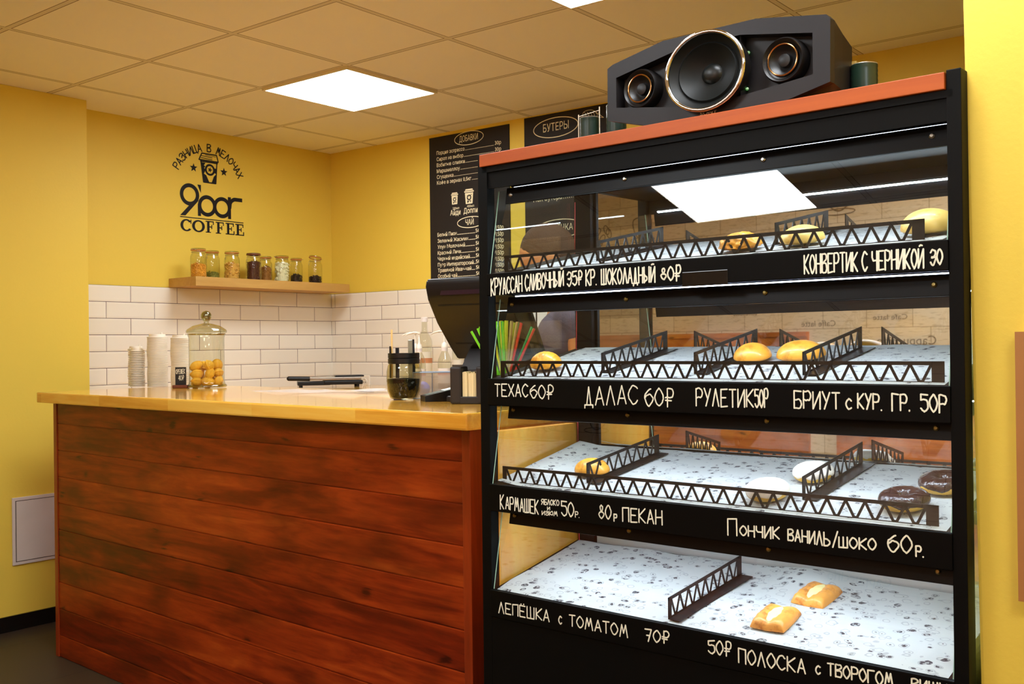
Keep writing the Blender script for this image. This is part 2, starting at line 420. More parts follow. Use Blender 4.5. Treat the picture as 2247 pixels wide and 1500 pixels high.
# ---------------------------------------------------------------- room shell
b = B(); box(b, -3.3, 2.7, -6.1, .6, -.1, 0); struct('floor', b, FLOORM)
b = B(); box(b, -3.3, 2.7, -6.1, .6, CEIL, CEIL+.06); struct('ceiling', b, CEI)
b = B(); box(b, .70, 2.7, .417, .60, 0, CEIL); struct('wall_back', b, YEL)
b = B(); box(b, -3.3, .79, .24, .60, 0, CEIL, bev=.004); struct('wall_left', b, YEL)
b = B(); box(b, 2.54, 2.7, -6.1, .417, 0, CEIL); struct('wall_right', b, YEL)
b = B(); box(b, -3.3, 2.54, -6.2, -6.0, 0, CEIL); struct('wall_rear', b, YEL)
b = B(); box(b, -3.3, -3.2, -6.0, .24, 0, CEIL); struct('wall_front', b, KRAFT)
b = B()   # corner pillar beside the display case, very slightly out of plumb
vs = box(b, .02, .42, -6.0, -4.066, 0, CEIL, bev=.006)
for v in vs:
    if v.co.y > -4.2: v.co.y += .012*(v.co.z-1.3)
struct('wall_pillar', b, YEL)
b = B(); box(b, .79, 2.54, .4085, .417, .9, 1.640)
box(b, 2.5315, 2.54, -3.2, .4085, .9, 1.640); struct('trim_1', b, TILE)
b = B(); box(b, -3.2, .79, .228, .24, 0, .072, bev=.003); struct('baseboard_left', b, P('glossy_dark_skirting', '120f0c', .25, 0, .5))
b = B()
for (a0, a1, h) in ((-6, -1.98, 1.06), (-1.80, .24, 1.33)): box(b, -3.2, -3.17, a0, a1, 0, h)
box(b, -3.2, -3.155, -6, -1.98, 1.06, 1.08); box(b, -3.2, -3.155, -1.80, .24, 1.33, 1.36)
struct('trim_2', b, PANW)
fW = lambda y, z: (-3.198, y, z)      # drawings printed on the kraft wallpaper
b = B(); BR = P('brown_wallpaper_print', '7c5a34', .7)
for s, y, z, wd, h in (('Cappuccino', -2.56, 1.275, .34, .05), ('Caffe latte', -1.97, 1.39, .22, .035), ('Cafe latte', -2.40, 1.42, .2, .03), ('Caffe latte', -1.45, 1.47, .18, .04), ('Cappuccino', -1.0, 1.62, .34, .05)):
    ftext(b, s, y, z, wd, h, fW)
for cy, cz in ((-.2, 2.06), (-.56, 2.10), (-1.35, 2.2), (-2.0, 2.15)):
    if cy in (-.2, -1.35):
        for k in range(7):
            e = ell(0, 0, .035, .02, 14); a = k*1.1; c, s = math.cos(a), math.sin(a)
            ox, oz = .07*math.cos(k*2.3), .05*math.sin(k*1.7)
            seg_rib(b, [(cy+ox+x*c-z*s, cz+oz+x*s+z*c) for x, z in e], .008, fW, True, False)
    else:
        seg_rib(b, smooth_pts([(cy-.07, cz+.06), (cy-.06, cz-.04), (cy, cz-.08), (cy+.06, cz-.04), (cy+.07, cz+.06), (cy-.07, cz+.06)]), .009, fW)
        seg_rib(b, ell(cy, cz-.085, .10, .018), .006, fW, True, False); seg_rib(b, smooth_pts([(cy, cz+.08), (cy+.03, cz+.12), (cy-.02, cz+.16)]), .01, fW)
struct('trim_3', b, BR)
# ceiling lights
def ceiling_light(x, y, label):
    t = thing('ceiling_light', label, 'ceiling light', (x+.3, y+.3, CEIL-.012), 0, 'square ceiling light panels')
    b = B()
    for s in (-1, 1):
        box(b, -.296, .296, min(s*.285, s*.296), max(s*.285, s*.296), -.002, .012); box(b, min(s*.285, s*.296), max(s*.285, s*.296), -.285, .285, -.002, .012)
    obj('frame', b, P('panel_frame_white', 'e8d9bb', .4), t)
    b = B(); box(b, -.286, .286, -.286, .286, .001, .009); obj('diffuser', b, PANEL_M, t)
LL = ['glowing white square ceiling panel above the wooden counter', 'glowing ceiling panel cut off by the top edge, left of the loudspeaker',
      'ceiling panel mirrored in the top glass of the display case', 'added unseen ceiling panel behind the camera near the pillar', 'unseen ceiling panel added to brighten the wallpapered wall beside it',
      'added unseen ceiling panel between the wooden counter and the camera', 'added unseen ceiling panel nearest the rear wall of the room']
for (x, y), l in zip(LIGHT_TILES, LL): ceiling_light(x, y, l)
# hatch in the left wall
t = thing('access_hatch', 'white access hatch low in the yellow wall left of the counter', 'hatch', (.497, .24, .302))
b = B(); box(b, -.1, .17, -.009, 0, 0, .315, bev=.003); obj('frame', b, P('hatch_plastic', 'd9cfc6', .4), t)
b = B(); box(b, -.083, .152, -.0125, -.009, .018, .297, bev=.001); obj('door', b, P('hatch_door_plastic', 'd6ccc4', .45), t)
b = B(); box(b, -.086, .155, -.0097, -.0085, .015, .300); obj('gap', b, P('hatch_gap', '4a3d33', .6), t)
# notice frame on the pillar (right picture edge)
t = thing('notice_board', 'wood framed notice board on the yellow pillar, cut by the right edge of the photo', 'notice board', (.02, -4.142, .86))
b = B()
for q in ((-.03, 0, -.03, 0, 0, .452), (-.03, 0, -.40, -.37, 0, .452), (-.03, 0, -.37, -.03, .422, .452), (-.03, 0, -.37, -.03, 0, .03)): box(b, *q)
obj('moulding', b, P('brown_frame_wood', 'a9713a', .5), t)
b = B(); box(b, -.015, -.004, -.37, -.03, .03, .422); obj('backing', b, KRAFT, t)

# ---------------------------------------------------------------- logo on the back wall
fB = lambda x, z: (x, .4160, z)
t = thing('wall_logo', 'large black coffee shop logo lettered on the yellow back wall', 'logo', (0, 0, 0))
b = B()
word = 'РАЗНИЦА В МЕЛОЧАХ'; cx_, cz_, Rr = 1.622, 2.208, .238
aa0, aa1 = R3(152), R3(27)
for i, ch in enumerate(word):
    if ch == ' ': obj('slogan_word', b, INK, t); b = B(); continue
    a = aa0+(aa1-aa0)*i/(len(word)-1); c, s = math.cos(a-PI/2), math.sin(a-PI/2)
    for st in strokes(ch):
        seg_rib(b, [(cx_+Rr*math.cos(a)+((u-.5)*.024)*c-(v*.041-.02)*s, cz_+Rr*math.sin(a)+((u-.5)*.024)*s+(v*.041-.02)*c) for u, v in st], .0062, fB)
obj('slogan_word', b, INK, t)
b = B()
for sx in (1.521, 1.724): b = B(); poly(b, starp(sx, 2.322, .026), fB); obj('star', b, INK, t)
b = B()   # take-away cup drawing
seg_rib(b, [(1.576, 2.412), (1.675, 2.412), (1.686, 2.374), (1.557, 2.374), (1.576, 2.412)], .007, fB)
for z in (2.386, 2.398): seg_rib(b, [(1.57, z), (1.645, z-.004)], .004, fB)
seg_rib(b, [(1.60, 2.405), (1.668, 2.402)], .003, fB)
seg_rib(b, [(1.568, 2.366), (1.68, 2.366)], .008, fB)
seg_rib(b, [(1.569, 2.37), (1.586, 2.249), (1.668, 2.249), (1.677, 2.37)], .0075, fB)
poly(b, [(1.572, 2.36), (1.60, 2.36), (1.589, 2.345), (1.598, 2.338), (1.590, 2.33), (1.600, 2.32), (1.583, 2.285)], fB)
seg_rib(b, ell(1.629, 2.323, .0275, .0275), .012, fB, True, False); poly(b, starp(1.629, 2.323, .017, .25), fB)
poly(b, [(1.655, 2.335), (1.676, 2.335), (1.671, 2.305), (1.653, 2.310)], fB)
poly(b, [(1.583, 2.30), (1.604, 2.290), (1.612, 2.275), (1.624, 2.252), (1.586, 2.249)], fB)
poly(b, [(1.668, 2.30), (1.655, 2.288), (1.648, 2.27), (1.640, 2.252), (1.668, 2.249)], fB)
obj('cup_drawing', b, INK, t)
b = B()
seg_rib(b, ell(1.493, 2.168, .0515, .0515), .022, fB, True, False)
poly(b, [(1.431, 2.047), (1.465, 2.048), (1.552, 2.140), (1.535, 2.150), (1.490, 2.108)], fB)
poly(b, [(1.544, 2.230), (1.568, 2.230), (1.567, 2.184), (1.556, 2.205)], fB)
for cc in (1.608, 1.709): seg_rib(b, ell(cc, 2.115, .050, .050), .022, fB, True, False)
poly(b, [(1.546, 2.120), (1.566, 2.14), (1.566, 2.053), (1.546, 2.053)], fB)
poly(b, [(1.749, 2.181), (1.770, 2.181), (1.770, 2.054), (1.749, 2.054)], fB)
seg_rib(b, smooth_pts([(1.762, 2.115), (1.768, 2.150), (1.790, 2.169), (1.812, 2.171)]), .022, fB, False, False)
poly(b, [(1.806, 2.160), (1.850, 2.160), (1.850, 2.182), (1.806, 2.182)], fB)
poly(b, [(1.430, 2.0365), (1.857, 2.0365), (1.857, 2.0415), (1.430, 2.0415)], fB)
obj('name_lettering', b, INK, t)
b = B()
fB = lambda x, z: (x, .4160, z)
def blk(x0, x1, z0, z1): poly(b, [(x0, z0), (x1, z0), (x1, z1), (x0, z1)], fB)
def ring_part(cx, cz, rx, rz, wx, wz, a0, a1, n=30):
    for i in range(n):
        p, q = a0+(a1-a0)*i/n, a0+(a1-a0)*(i+1)/n
        poly(b, [(cx+rx*math.cos(p), cz+rz*math.sin(p)), (cx+rx*math.cos(q), cz+rz*math.sin(q)), (cx+(rx-wx)*math.cos(q), cz+(rz-wz)*math.sin(q)), (cx+(rx-wx)*math.cos(p), cz+(rz-wz)*math.sin(p))], fB)
ring_part(1.471, 1.994, .039, .034, .018, .008, R3(38), R3(322)); blk(1.497, 1.503, 2.004, 2.027)
ring_part(1.549, 1.995, .042, .034, .018, .008, 0, 2*PI, 40)
for x0 in (1.596, 1.664):
    blk(x0+.010, x0+.026, 1.963, 2.030); blk(x0, x0+.036, 1.963, 1.968); blk(x0, x0+.055, 2.024, 2.030); blk(x0+.049, x0+.055, 2.010, 2.030)
    blk(x0+.026, x0+.042, 1.994, 2.000); blk(x0+.038, x0+.044, 1.985, 2.009)
for x0 in (1.731, 1.799):
    blk(x0+.010, x0+.026, 1.963, 2.030); blk(x0, x0+.060, 1.963, 1.969); blk(x0, x0+.057, 2.024, 2.030); blk(x0+.051, x0+.057, 2.010, 2.030)
    blk(x0+.026, x0+.042, 1.994, 2.000); blk(x0+.038, x0+.044, 1.985, 2.009); blk(x0+.055, x0+.062, 1.963, 1.985)
obj('coffee_lettering', b, INK, t)

# ---------------------------------------------------------------- menu boards on the right wall
fM = lambda u, z: (2.5335, -u, z)
def board(u0, u1, z0, z1, label):
    t = thing('menu_board', label, 'menu board', (0, 0, 0), 0, 'black menu boards on the right wall')
    b = B(); box(b, 2.5345, 2.54, -u1, -u0, z0, z1); obj('panel', b, P('matt_menu_black', '241f1d', .6, 0, .25), t); return t
t = board(.452, 1.052, 1.64, 2.522, 'black menu board with drinks extras and tea list, left of the two')
b = B()
ftext(b, 'ДОБАВКИ', .688, 2.468, .140, .034, fM); seg_rib(b, ell(.760, 2.484, .108, .038), .004, fM, True, False)
for s, z, x1 in (('Порция эспрессо', 2.417, .727), ('Сироп на выбор', 2.381, .717), ('Взбитые сливки', 2.346, .728), ('Маршмеллоу', 2.311, .69), ('Сгущенка', 2.277, .64), ('Кофе в зернах 0,5кг', 2.243, .775)):
    ftext(b, s, .511, z, x1-.511, .021, fM, bold=.008); ftext(b, '30р', .951, z+.002, .045, .021, fM, bold=.008)
    u = x1+.005
    while u < .945: blk_ = [(u, z), (u+.003, z), (u+.003, z+.003), (u, z+.003)]; poly(b, blk_, fM); u += .0055
for cu, wt, wb, z0, z1 in ((.647, .027, .02, 2.116, 2.184), (.757, .036, .025, 2.109, 2.194)):
    h = z1-z0
    poly(b, [(cu-wt*.7, z1), (cu+wt*.7, z1), (cu+wt*.85, z1-h*.1), (cu-wt*.85, z1-h*.1)], fM)
    poly(b, [(cu-wt, z1-h*.13), (cu+wt, z1-h*.13), (cu+wt, z1-h*.22), (cu-wt, z1-h*.22)], fM)
    zb = z1-h*.26
    for k in (-1, 1):
        poly(b, [(cu+k*wt*.86, zb), (cu+k*wt*.55, zb), (cu+k*wb*.5, z0), (cu+k*wb, z0)], fM)
    poly(b, [(cu-wt*.6, zb), (cu+wt*.6, zb), (cu+wt*.55, zb-h*.1), (cu-wt*.55, zb-h*.16)], fM)
    poly(b, starp(cu, z0+h*.42, wt*.38), fM); seg_rib(b, ell(cu, z0+h*.42, wt*.52, wt*.52, 20), .003, fM, True, False)
    poly(b, [(cu-wb*.6, z0), (cu+wb*.6, z0), (cu+wb*.3, z0+h*.18), (cu-wb*.2, z0+h*.12)], fM)
ftext(b, '200мл', .631, 2.086, .050, .014, fM); ftext(b, '400мл', .740, 2.089, .053, .014, fM)
ftext(b, 'Айди', .612, 2.054, .079, .030, fM, bold=.01); ftext(b, 'Доппи', .714, 2.056, .105, .030, fM, bold=.01)
seg_rib(b, ell(.767, 2.004, .101, .031), .0045, fM, True, False); ftext(b, 'ЧАЙ', .727, 1.989, .062, .032, fM, bold=.01)
for s, z, x1 in (('Белый Пион', 1.939, .66), ('Зеленый Жасмин', 1.903, .745), ('Улун Молочный', 1.868, .722), ('Красный Личи', 1.833, .69), ('Черный индийский', 1.799, .757), ('Пуэр Императорский', 1.764, .785), ('Травяной Иван-чай', 1.731, .768), ('Особый чай', 1.697, .66)):
    ftext(b, s, .510, z, x1-.51, .021, fM, bold=.01); ftext(b, '50', .802, z+.003, .034, .021, fM, bold=.01); ftext(b, '/150р', .940, z+.006, .066, .024, fM, bold=.01)
    u = x1+.004
    while u < .797: poly(b, [(u, z), (u+.004, z), (u+.004, z+.004), (u, z+.004)], fM); u += .0065
obj('lettering', b, CREAM, t)
t = board(1.158, 1.760, 1.64, 2.535, 'black menu board with a croissant drawing, partly behind the display case')
b = B()
ftext(b, 'БУТЕРЫ', 1.287, 2.441, .168, .042, fM); seg_rib(b, ell(1.369, 2.458, .146, .052), .0045, fM, True, False)
seg_rib(b, smooth_pts([(1.545, 2.47), (1.55, 2.51), (1.60, 2.515), (1.64, 2.49), (1.675, 2.465)]), .0025, fM)
seg_rib(b, smooth_pts([(1.545, 2.47), (1.58, 2.485), (1.62, 2.475), (1.675, 2.465)]), .0025, fM)
for k in range(6): seg_rib(b, smooth_pts([(1.555+k*.018, 2.51-k*.003), (1.565+k*.018, 2.497-k*.003), (1.562+k*.018, 2.478)]), .002, fM)
for s, z, wd in (('Пол бутера', 2.073, .19),):
    ftext(b, s, 1.216, z, wd, .028, fM, bold=.01)
    u = 1.216+wd+.008
    while u < 1.62: poly(b, [(u, z), (u+.005, z), (u+.005, z+.005), (u, z+.005)], fM); u += .013
ftext(b, 'ВЫПЕЧКА', 1.284, 1.905, .190, .034, fM); seg_rib(b, ell(1.385, 1.917, .158, .049), .0045, fM, True, False)
for z in (1.842, 1.803, 1.76, 1.72):
    u = 1.37
    while u < 1.66: poly(b, [(u, z), (u+.005, z), (u+.005, z+.005), (u, z+.005)], fM); u += .011
obj('lettering', b, CREAM, t)
# the power socket
t = thing('power_socket', 'white double power socket on the tiled wall above the worktop', 'socket', (2.5315, .143, 1.082), -PI/2)
b = B(); box(b, -.078, .078, -.010, 0, -.042, .042, bev=.004); obj('plate', b, WHT, t)
for cx in (-.037, .037):
    b = B(); lathe(b, [(.024, 0), (.024, .004), (.019, .004), (.017, .001), (0, .001)], 24, Matrix.Translation((cx, -.010, 0)) @ Matrix.Rotation(PI/2, 4, 'X'))
    o = obj('outlet', b, WHT, t, True)
    b = B()
    for k in (-1, 1): cyl(b, (cx+k*.008, -.0135, 0), (cx+k*.008, -.0115, 0), .0025)
    obj('contact_holes', b, SLATE, o)

# ---------------------------------------------------------------- wall shelf and its jars
t = tag(obj('wall_shelf', (lambda b: (box(b, 1.355, 2.46, .165, .417, 1.640, 1.690, bev=.002), b)[1])(B()), SHW), 'thick light wood floating shelf above the white tiles', 'shelf')
def sh_stuff(name, col, rad, h, n, size, label, loc, flat=1.0, col2=None, sph=2):
    """many small pieces heaped in a jar"""
    b = B(); rnd = random.Random(label)
    for i in range(n):
        a = rnd.uniform(0, 2*PI); r = rad*math.sqrt(rnd.random())*.93; z = rnd.uniform(size, h)+.006*math.sin(a*2)
        if i < n*.55: r = rad*.93
        M = Matrix.Translation((r*math.cos(a), r*math.sin(a), z)) @ Matrix.Rotation(rnd.uniform(0, 6), 4, Vector((rnd.random(), rnd.random(), rnd.random()+.1)).normalized())
        ball(b, (0, 0, 0), size*rnd.uniform(.8, 1.2), 1, M, (1, .8, flat))
    lathe(b, [(0, .001), (rad*.9, .001), (rad*.93, h*.5), (rad*.9, h*.93), (0, h)], 16)
    g = P(name+'_colour', col, .6, 0, .3, var=.25, vs=90)
    o = obj(name, b, g, None, True); o.location = loc; return tag(o, label, name.replace('_', ' '), None, 'stuff')
def storage_jar(loc, R_, H, label, lid_open=False, rz=0.0, dark=False):
    t = thing('storage_jar', label, 'jar', loc, rz, 'clip-top glass jars on the wall shelf')
    b = B(); lathe(b, [(R_*.86, 0), (R_*.97, .006), (R_, .02), (R_, H*.66), (R_*.96, H*.74), (R_*.80, H*.82), (R_*.80, H*.90), (R_*.87, H*.905), (R_*.87, H*.925)], 28, cap=False)
    lathe(b, [(0, .004), (R_*.86, 0)], 28, cap=False)
    obj('body', b, JG, t, True)
    M = Matrix.Translation((0, 0, 0)) if not lid_open else Matrix.Translation((R_*.8, 0, H*.92)) @ Matrix.Rotation(R3(14), 4, 'Y') @ Matrix.Translation((-R_*.8, 0, -H*.92))
    b = B(); lathe(b, [(R_*.89, H*.93), (R_*.91, H*.95), (R_*.89, H*.985), (R_*.6, H), (0, H)], 28, M, cap=False)
    obj('lid', b, P('brown_tinted_lid', '6b4a2a', .2, 0, .5) if dark else JGD, t, True)
    b = B(); torus(b, R_*.86, .0015, M @ Matrix.Translation((0, 0, H*.93)), sr=6); torus(b, R_*.84, .0011, Matrix.Translation((0, 0, H*.86)), sr=6)
    tube(b, [(-R_*.9, 0, H*.86), (-R_*1.15, 0, H*.84), (-R_*1.18, 0, H*.72), (-R_*1.05, 0, H*.70)], .0012, 6)
    tube(b, [(R_*.86, -.012, H*.93), (R_*1.12, -.012, H*.95), (R_*1.12, .012, H*.95), (R_*.86, .012, H*.93)], .0014, 6)
    obj('wire_clip', b, STEEL, t, True)
    b = B(); torus(b, R_*.875, .0025, M @ Matrix.Translation((0, 0, H*.928)), sr=6); obj('seal', b, P('rubber_seal', 'c2703a' if not dark else '7b3a22', .6), t, True)
    return t
JJ = [(1.428, .245, .044, .160, 'left end jar of the shelf, half full of yellow grains', 0), (1.548, .290, .041, .158, 'second jar from the left, green seeds in the bottom', 0),
      (1.650, .250, .043, .158, 'jar of pale nuts, third from the left on the shelf', 0), (1.803, .255, .044, .158, 'jar full of dark brown powder in the middle of the shelf', 1),
      (1.925, .300, .036, .150, 'narrower jar of brown sugar behind the cocoa jar', 0), (2.008, .255, .043, .156, 'jar full of white marshmallows', 0),
      (2.128, .270, .037, .150, 'small jar of black beans, second from the right', 0), (2.262, .255, .042, .158, 'right end jar with a tilted lid, dark pieces in it', 0)]
for i, (x, y, r, h, l, d) in enumerate(JJ):
    storage_jar((x, y, 1.690), r, h, 'clip-top glass ' + l, i == 7, R3([200, 20, 10, 5, 0, 180, -10, 0][i]), bool(d))
def C(i, z=.0045): return (JJ[i][0], JJ[i][1], 1.690+z)
sh_stuff('yellow_grain', 'eaa437', .040, .068, 500, .0042, 'yellow grains filling half the leftmost shelf jar', C(0))
sh_stuff('green_seed', '7d7c30', .037, .032, 260, .0035, 'green seeds at the bottom of the second shelf jar', C(1))
sh_stuff('pale_nut', 'ddab50', .039, .088, 170, .009, 'pale nuts filling the third shelf jar', C(2), .55)
sh_stuff('cocoa_powder', '51281a', .040, .108, 400, .0028, 'dark brown cocoa powder in the middle shelf jar', C(3))
sh_stuff('brown_sugar', '97622a', .032, .085, 300, .0032, 'light brown sugar in the narrow shelf jar', C(4))
sh_stuff('marshmallow', 'f4ecc8', .038, .112, 110, .0095, 'white marshmallows filling the shelf jar', C(5), .9)
sh_stuff('black_bean', '241712', .033, .044, 160, .006, 'black beans in the second jar from the right', C(6), .7)
sh_stuff('dried_fruit', '2c1410', .037, .040, 150, .006, 'dark dried pieces in the rightmost shelf jar', C(7), .7)

# ---------------------------------------------------------------- service counter
CA = math.atan2(-.99792, -.06447)
CM = Matrix.Translation((.326, -.30, 0)) @ Matrix.Rotation(CA, 4, 'Z')
t = thing('service_counter', 'red-brown stained pine plank counter with a black case at its right', 'counter', (.326, -.30, 0), CA)
b = B(); z = 1.0800; zz = [1.0800]
zz += [.990-.1122*k for k in range(9)]; zz = [v for v in zz if v > .03]+[0]
for a, c in zip(zz, zz[1:]): box(b, .028, 2.46, 0, .018, c+.0022, a-.0008, bev=.0022)
box(b, .03, 2.458, .003, .016, 0, 1.08)
obj('front_panel', b, REDW, t)
b = B(); box(b, 0, .029, -.004, .03, 0, 1.08, bev=.002); obj('corner_post', b, REDT, t)
b = B(); box(b, 2.459, 2.49, -.004, .045, 0, 1.08, bev=.002); obj('corner_post', b, REDT, t)
b = B(); box(b, 2.468, 2.488, .045, .74, 0, 1.08); obj('end_panel', b, LAM, t)
b = B(); box(b, 0, .02, .03, .74, 0, 1.08); obj('side_panel', b, REDT, t)
b = B(); box(b, .02, 2.468, .70, .72, 0, 1.08); obj('back_panel', b, LAM, t)
o = thing('countertop', 'glossy light pine worktop lying on the plank counter', 'countertop', (.326, -.30, 1.080), CA)
b = B(); box(b, -.045, 2.530, -.055, .765, 0, .045, bev=.006); obj('slab', b, TOPW, o)
TZ = 1.1253
# rear worktop along the tiled walls
t = thing('back_worktop', 'rear worktop in the corner below the white tiles', 'worktop', (0, 0, 0))
b = B(); box(b, .90, 2.53, -.18, .407, 1.030, 1.065); box(b, 1.95, 2.53, -3.0, -.18, 1.030, 1.065); obj('slab', b, TOPW, t)
b = B(); box(b, .95, 2.53, -.12, .40, 0, 1.030); box(b, 2.0, 2.53, -2.95, -.12, 0, 1.030); obj('cabinet', b, LAM, t)
WZ = 1.0653
# ---- lids
def lid_mesh(r):
    b = B(); lathe(b, [(r*.96, 0), (r, .001), (r, .0045), (r*.94, .006), (r*.90, .0052), (r*.84, .0052), (r*.80, .0082), (r*.2, .0082), (0, .0082)], 22, cap=False); return b
def stack(x, y, n, pitch, r, lab, grp):
    first = None
    for k in range(n):
        dx = .0012*math.sin(k*.37+x*9); dy = .0012*math.cos(k*.23)
        if k == 0:
            o = obj('cup_lid', lid_mesh(r), WHT, None, True); o.location = (x, y, TZ); tag(o, lab, 'cup lid', grp); first = o
        elif k < n-1:
            c = first.copy(); COL.objects.link(c); c.location = (x+dx, y+dy, TZ+k*pitch)
    t_ = thing('cup_lid', 'white sip-through lid on top of the ' + grp, 'cup lid', (x, y, TZ+(n-1)*pitch), 0, grp + ', top')
    obj('rim', lid_mesh(r), WHT, t_, True)
    b = B(); lathe(b, [(r*.82, .008), (r*.78, .018), (0, .018)], 22, cap=False); cyl(b, (r*.5, 0, .017), (r*.5, 0, .026), .004); obj('dome', b, WHT, t_, True)
stack(.885, -.020, 22, .0083, .038, 'white plastic cup lid in the short stack at the far left of the counter', 'short left stack of cup lids')
stack(.815, -.145, 21, .0083, .034, 'white plastic cup lid in the short stack in front of its neighbour', 'short front stack of cup lids')
stack(.865, -.235, 38, .0062, .047, 'white plastic cup lid in the tall stack second from the cookie jar', 'tall middle stack of cup lids')
stack(.895, -.375, 37, .0062, .043, 'white plastic cup lid in the tall stack touching the cookie jar', 'tall right stack of cup lids')
# ---- cookie jar
CJ = (.885, -.595)
t = thing('cookie_jar', 'large clear glass jar with a knobbed lid holding walnut cookies', 'jar', (CJ[0], CJ[1], TZ))
b = B(); lathe(b, [(0, .003), (.084, .003), (.088, .010), (.080, .018), (.078, .03), (.078, .225), (.083, .240)], 40, cap=False); obj('body', b, JG, t, True)
b = B(); torus(b, .083, .005, Matrix.Translation((0, 0, .008))); torus(b, .0815, .0028, Matrix.Translation((0, 0, .242))); obj('rims', b, GLASS('thick_rim_glass', 'd8d6b8', .12, .9, .02, 1.5), t, True)
b = B(); lathe(b, [(.089, .248), (.090, .256), (.085, .263), (.060, .279), (.030, .287), (.012, .291), (.010, .298), (.016, .304), (.0235, .317), (.0235, .330), (.016, .343), (0, .348)], 40, cap=False)
lid = obj('lid', b, JGD, t, True)
b = B(); ball(b, (0, 0, .324), .0215, 3); obj('knob', b, GLASS('knob_glass', 'cfcdb8', .25, .9, .03, 1.3), lid, True)
def walnut():
    b = B(); vs = ball(b, (0, 0, 0), 1, 4)
    for v in vs:
        p = v.co.copy(); a = math.atan2(p.y, p.x); seam = math.exp(-(p.z/.10)**2)
        r = 1+.13*seam-.055*abs(math.sin(a*5))*(1-seam)*(1-abs(p.z))
        v.co = Vector((p.x*r*.0285, p.y*r*.0235, p.z*.0205*(1+.03*math.sin(a*7))))
    return b
COOK = P('golden_shortbread', 'ecb63e', .6, 0, .3, var=.2, vs=40)
wn0 = None; rc = random.Random(3)
for li, (zc, ring, cnt) in enumerate(((.026, .052, 6), (.062, .050, 5), (.098, .046, 4))):
    for k in range(cnt):
        a = 2*PI*k/cnt+li*.6; loc = (CJ[0]+ring*math.cos(a), CJ[1]+ring*math.sin(a), TZ+zc+.004*rc.uniform(-1, 1))
        rot = (rc.uniform(-1.2, 1.2), rc.uniform(-1.0, 1.0), rc.uniform(0, 3))
        if wn0 is None: wn0 = tag(obj('walnut_cookie', walnut(), COOK, None, True), 'golden walnut-shaped cookie inside the glass cookie jar', 'cookie', 'walnut cookies in the jar'); o = wn0
        else: o = wn0.copy(); COL.objects.link(o)
        o.location = loc; o.rotation_euler = rot
# ---- small chalk price sign
SA = math.atan2(-.78, -.62)+.1
t = thing('price_sign', 'small chalkboard price sign on a wooden foot by the cookie jar', 'sign', (.800, -.520, TZ), -2.25+PI/2+.62)
t.rotation_euler = (0, 0, R3(-50))
b = B(); box(b, -.024, .024, -.003, .003, .012, .094, bev=.001); pl = obj('slate', b, SLATE, t)
b = B(); box(b, -.034, .034, -.018, .018, 0, .014, bev=.003); obj('foot', b, P('dark_wood_foot', '6b3113', .4), t)
b = B(); fS = lambda x, z: (x, -.0036, z)
hand(b, 'ОРЕШЕК', -.021, .021, .064, .084, .066, .086, .0016, fS); hand(b, '40R', -.010, .016, .034, .056, .036, .058, .0016, fS); obj('lettering', b, CHALK, pl)
# ---- papers
def sheet(x, y, rz, wv, label, sx=.30, sy=.21, z=0):
    b = B(); n = 10; g = [[b.verts.new(((i/n-.5)*sx, (j/n-.5)*sy, .0015+wv*(math.sin(i/n*5+1)*.5+.5)*(abs(j/n-.5)*2)**2)) for j in range(n+1)] for i in range(n+1)]
    for i in range(n):
        for j in range(n): b.faces.new((g[i][j], g[i+1][j], g[i+1][j+1], g[i][j+1]))
    bmesh.ops.solidify(b, geom=b.faces[:], thickness=.0006)
    o = obj('paper_sheet', b, WHP, None, True); o.location = (x, y, TZ+z); o.rotation_euler = (0, 0, rz); tag(o, label, 'paper', 'loose papers on the counter')
sheet(.78, -1.30, R3(75), .004, 'white paper sheet on the counter, leftmost of the three')
sheet(.77, -1.60, R3(100), .010, 'creased white paper sheet in the middle of the counter', z=.003)
sheet(.88, -1.82, R3(82), .006, 'white paper sheet reaching behind the dark coffee jar', z=.006)
# ---- contact grill in the corner
GA = math.atan2(-.28, .36)
t = thing('contact_grill', 'flat black and steel contact grill on the rear worktop by the corner', 'grill', (2.02, .22, WZ+.012), GA)
b = B(); box(b, .05, .24, -.05, .10, 0, .022, bev=.004); box(b, .20, .43, -.055, .10, .002, .028, bev=.008); obj('lower_plate', b, BLK2, t)
b = B()
for x in (.07, .40):
    for y in (-.04, .09): cyl(b, (x, y, -.012), (x, y, .003), .009)
obj('feet', b, BLK2, t)
b = B(); box(b, .12, .42, -.060, .10, .030, .046, bev=.003); obj('upper_plate', b, STEEL, t)
b = B(); cyl(b, (.0, -.045, .043), (.12, -.045, .040), .0135); ball(b, (0, -.045, .043), .0135); obj('handle', b, BLK2, t, True)
b = B(); box(b, .27, .44, -.02, .1, .046, .056, bev=.003); obj('hinge_cover', b, BLK2, t)
# ---- dark coffee jar with tools
DJ = (.545, -2.170)
t = thing('coffee_jar', 'wide glass jar with a black neck, dark coffee inside, tools standing in it', 'jar', (DJ[0], DJ[1], TZ))
b = B(); lathe(b, [(0, .003), (.038, .002), (.046, .006), (.056, .03), (.058, .06), (.058, .092), (.053, .112), (.048, .120)], 40, cap=False); obj('body', b, JGD, t, True)
b = B(); lathe(b, [(.050, .118), (.0525, .120), (.0525, .134), (.050, .136), (.0525, .138), (.0525, .153), (.048, .153), (.048, .120)], 40, cap=False); obj('neck_band', b, BLK2, t, True)
b = B(); lathe(b, [(0, .006), (.038, .006), (.044, .010), (.053, .032), (.0555, .06), (.0555, .068), (0, .072)], 32, cap=False)
o = obj('ground_coffee', b, P('ground_coffee_dark', '0d0906', .8, 0, .2, bump=.4, vs=200), None, True); o.location = (DJ[0], DJ[1], TZ); tag(o, 'black coffee filling the lower half of the wide glass jar', 'coffee', None, 'stuff')
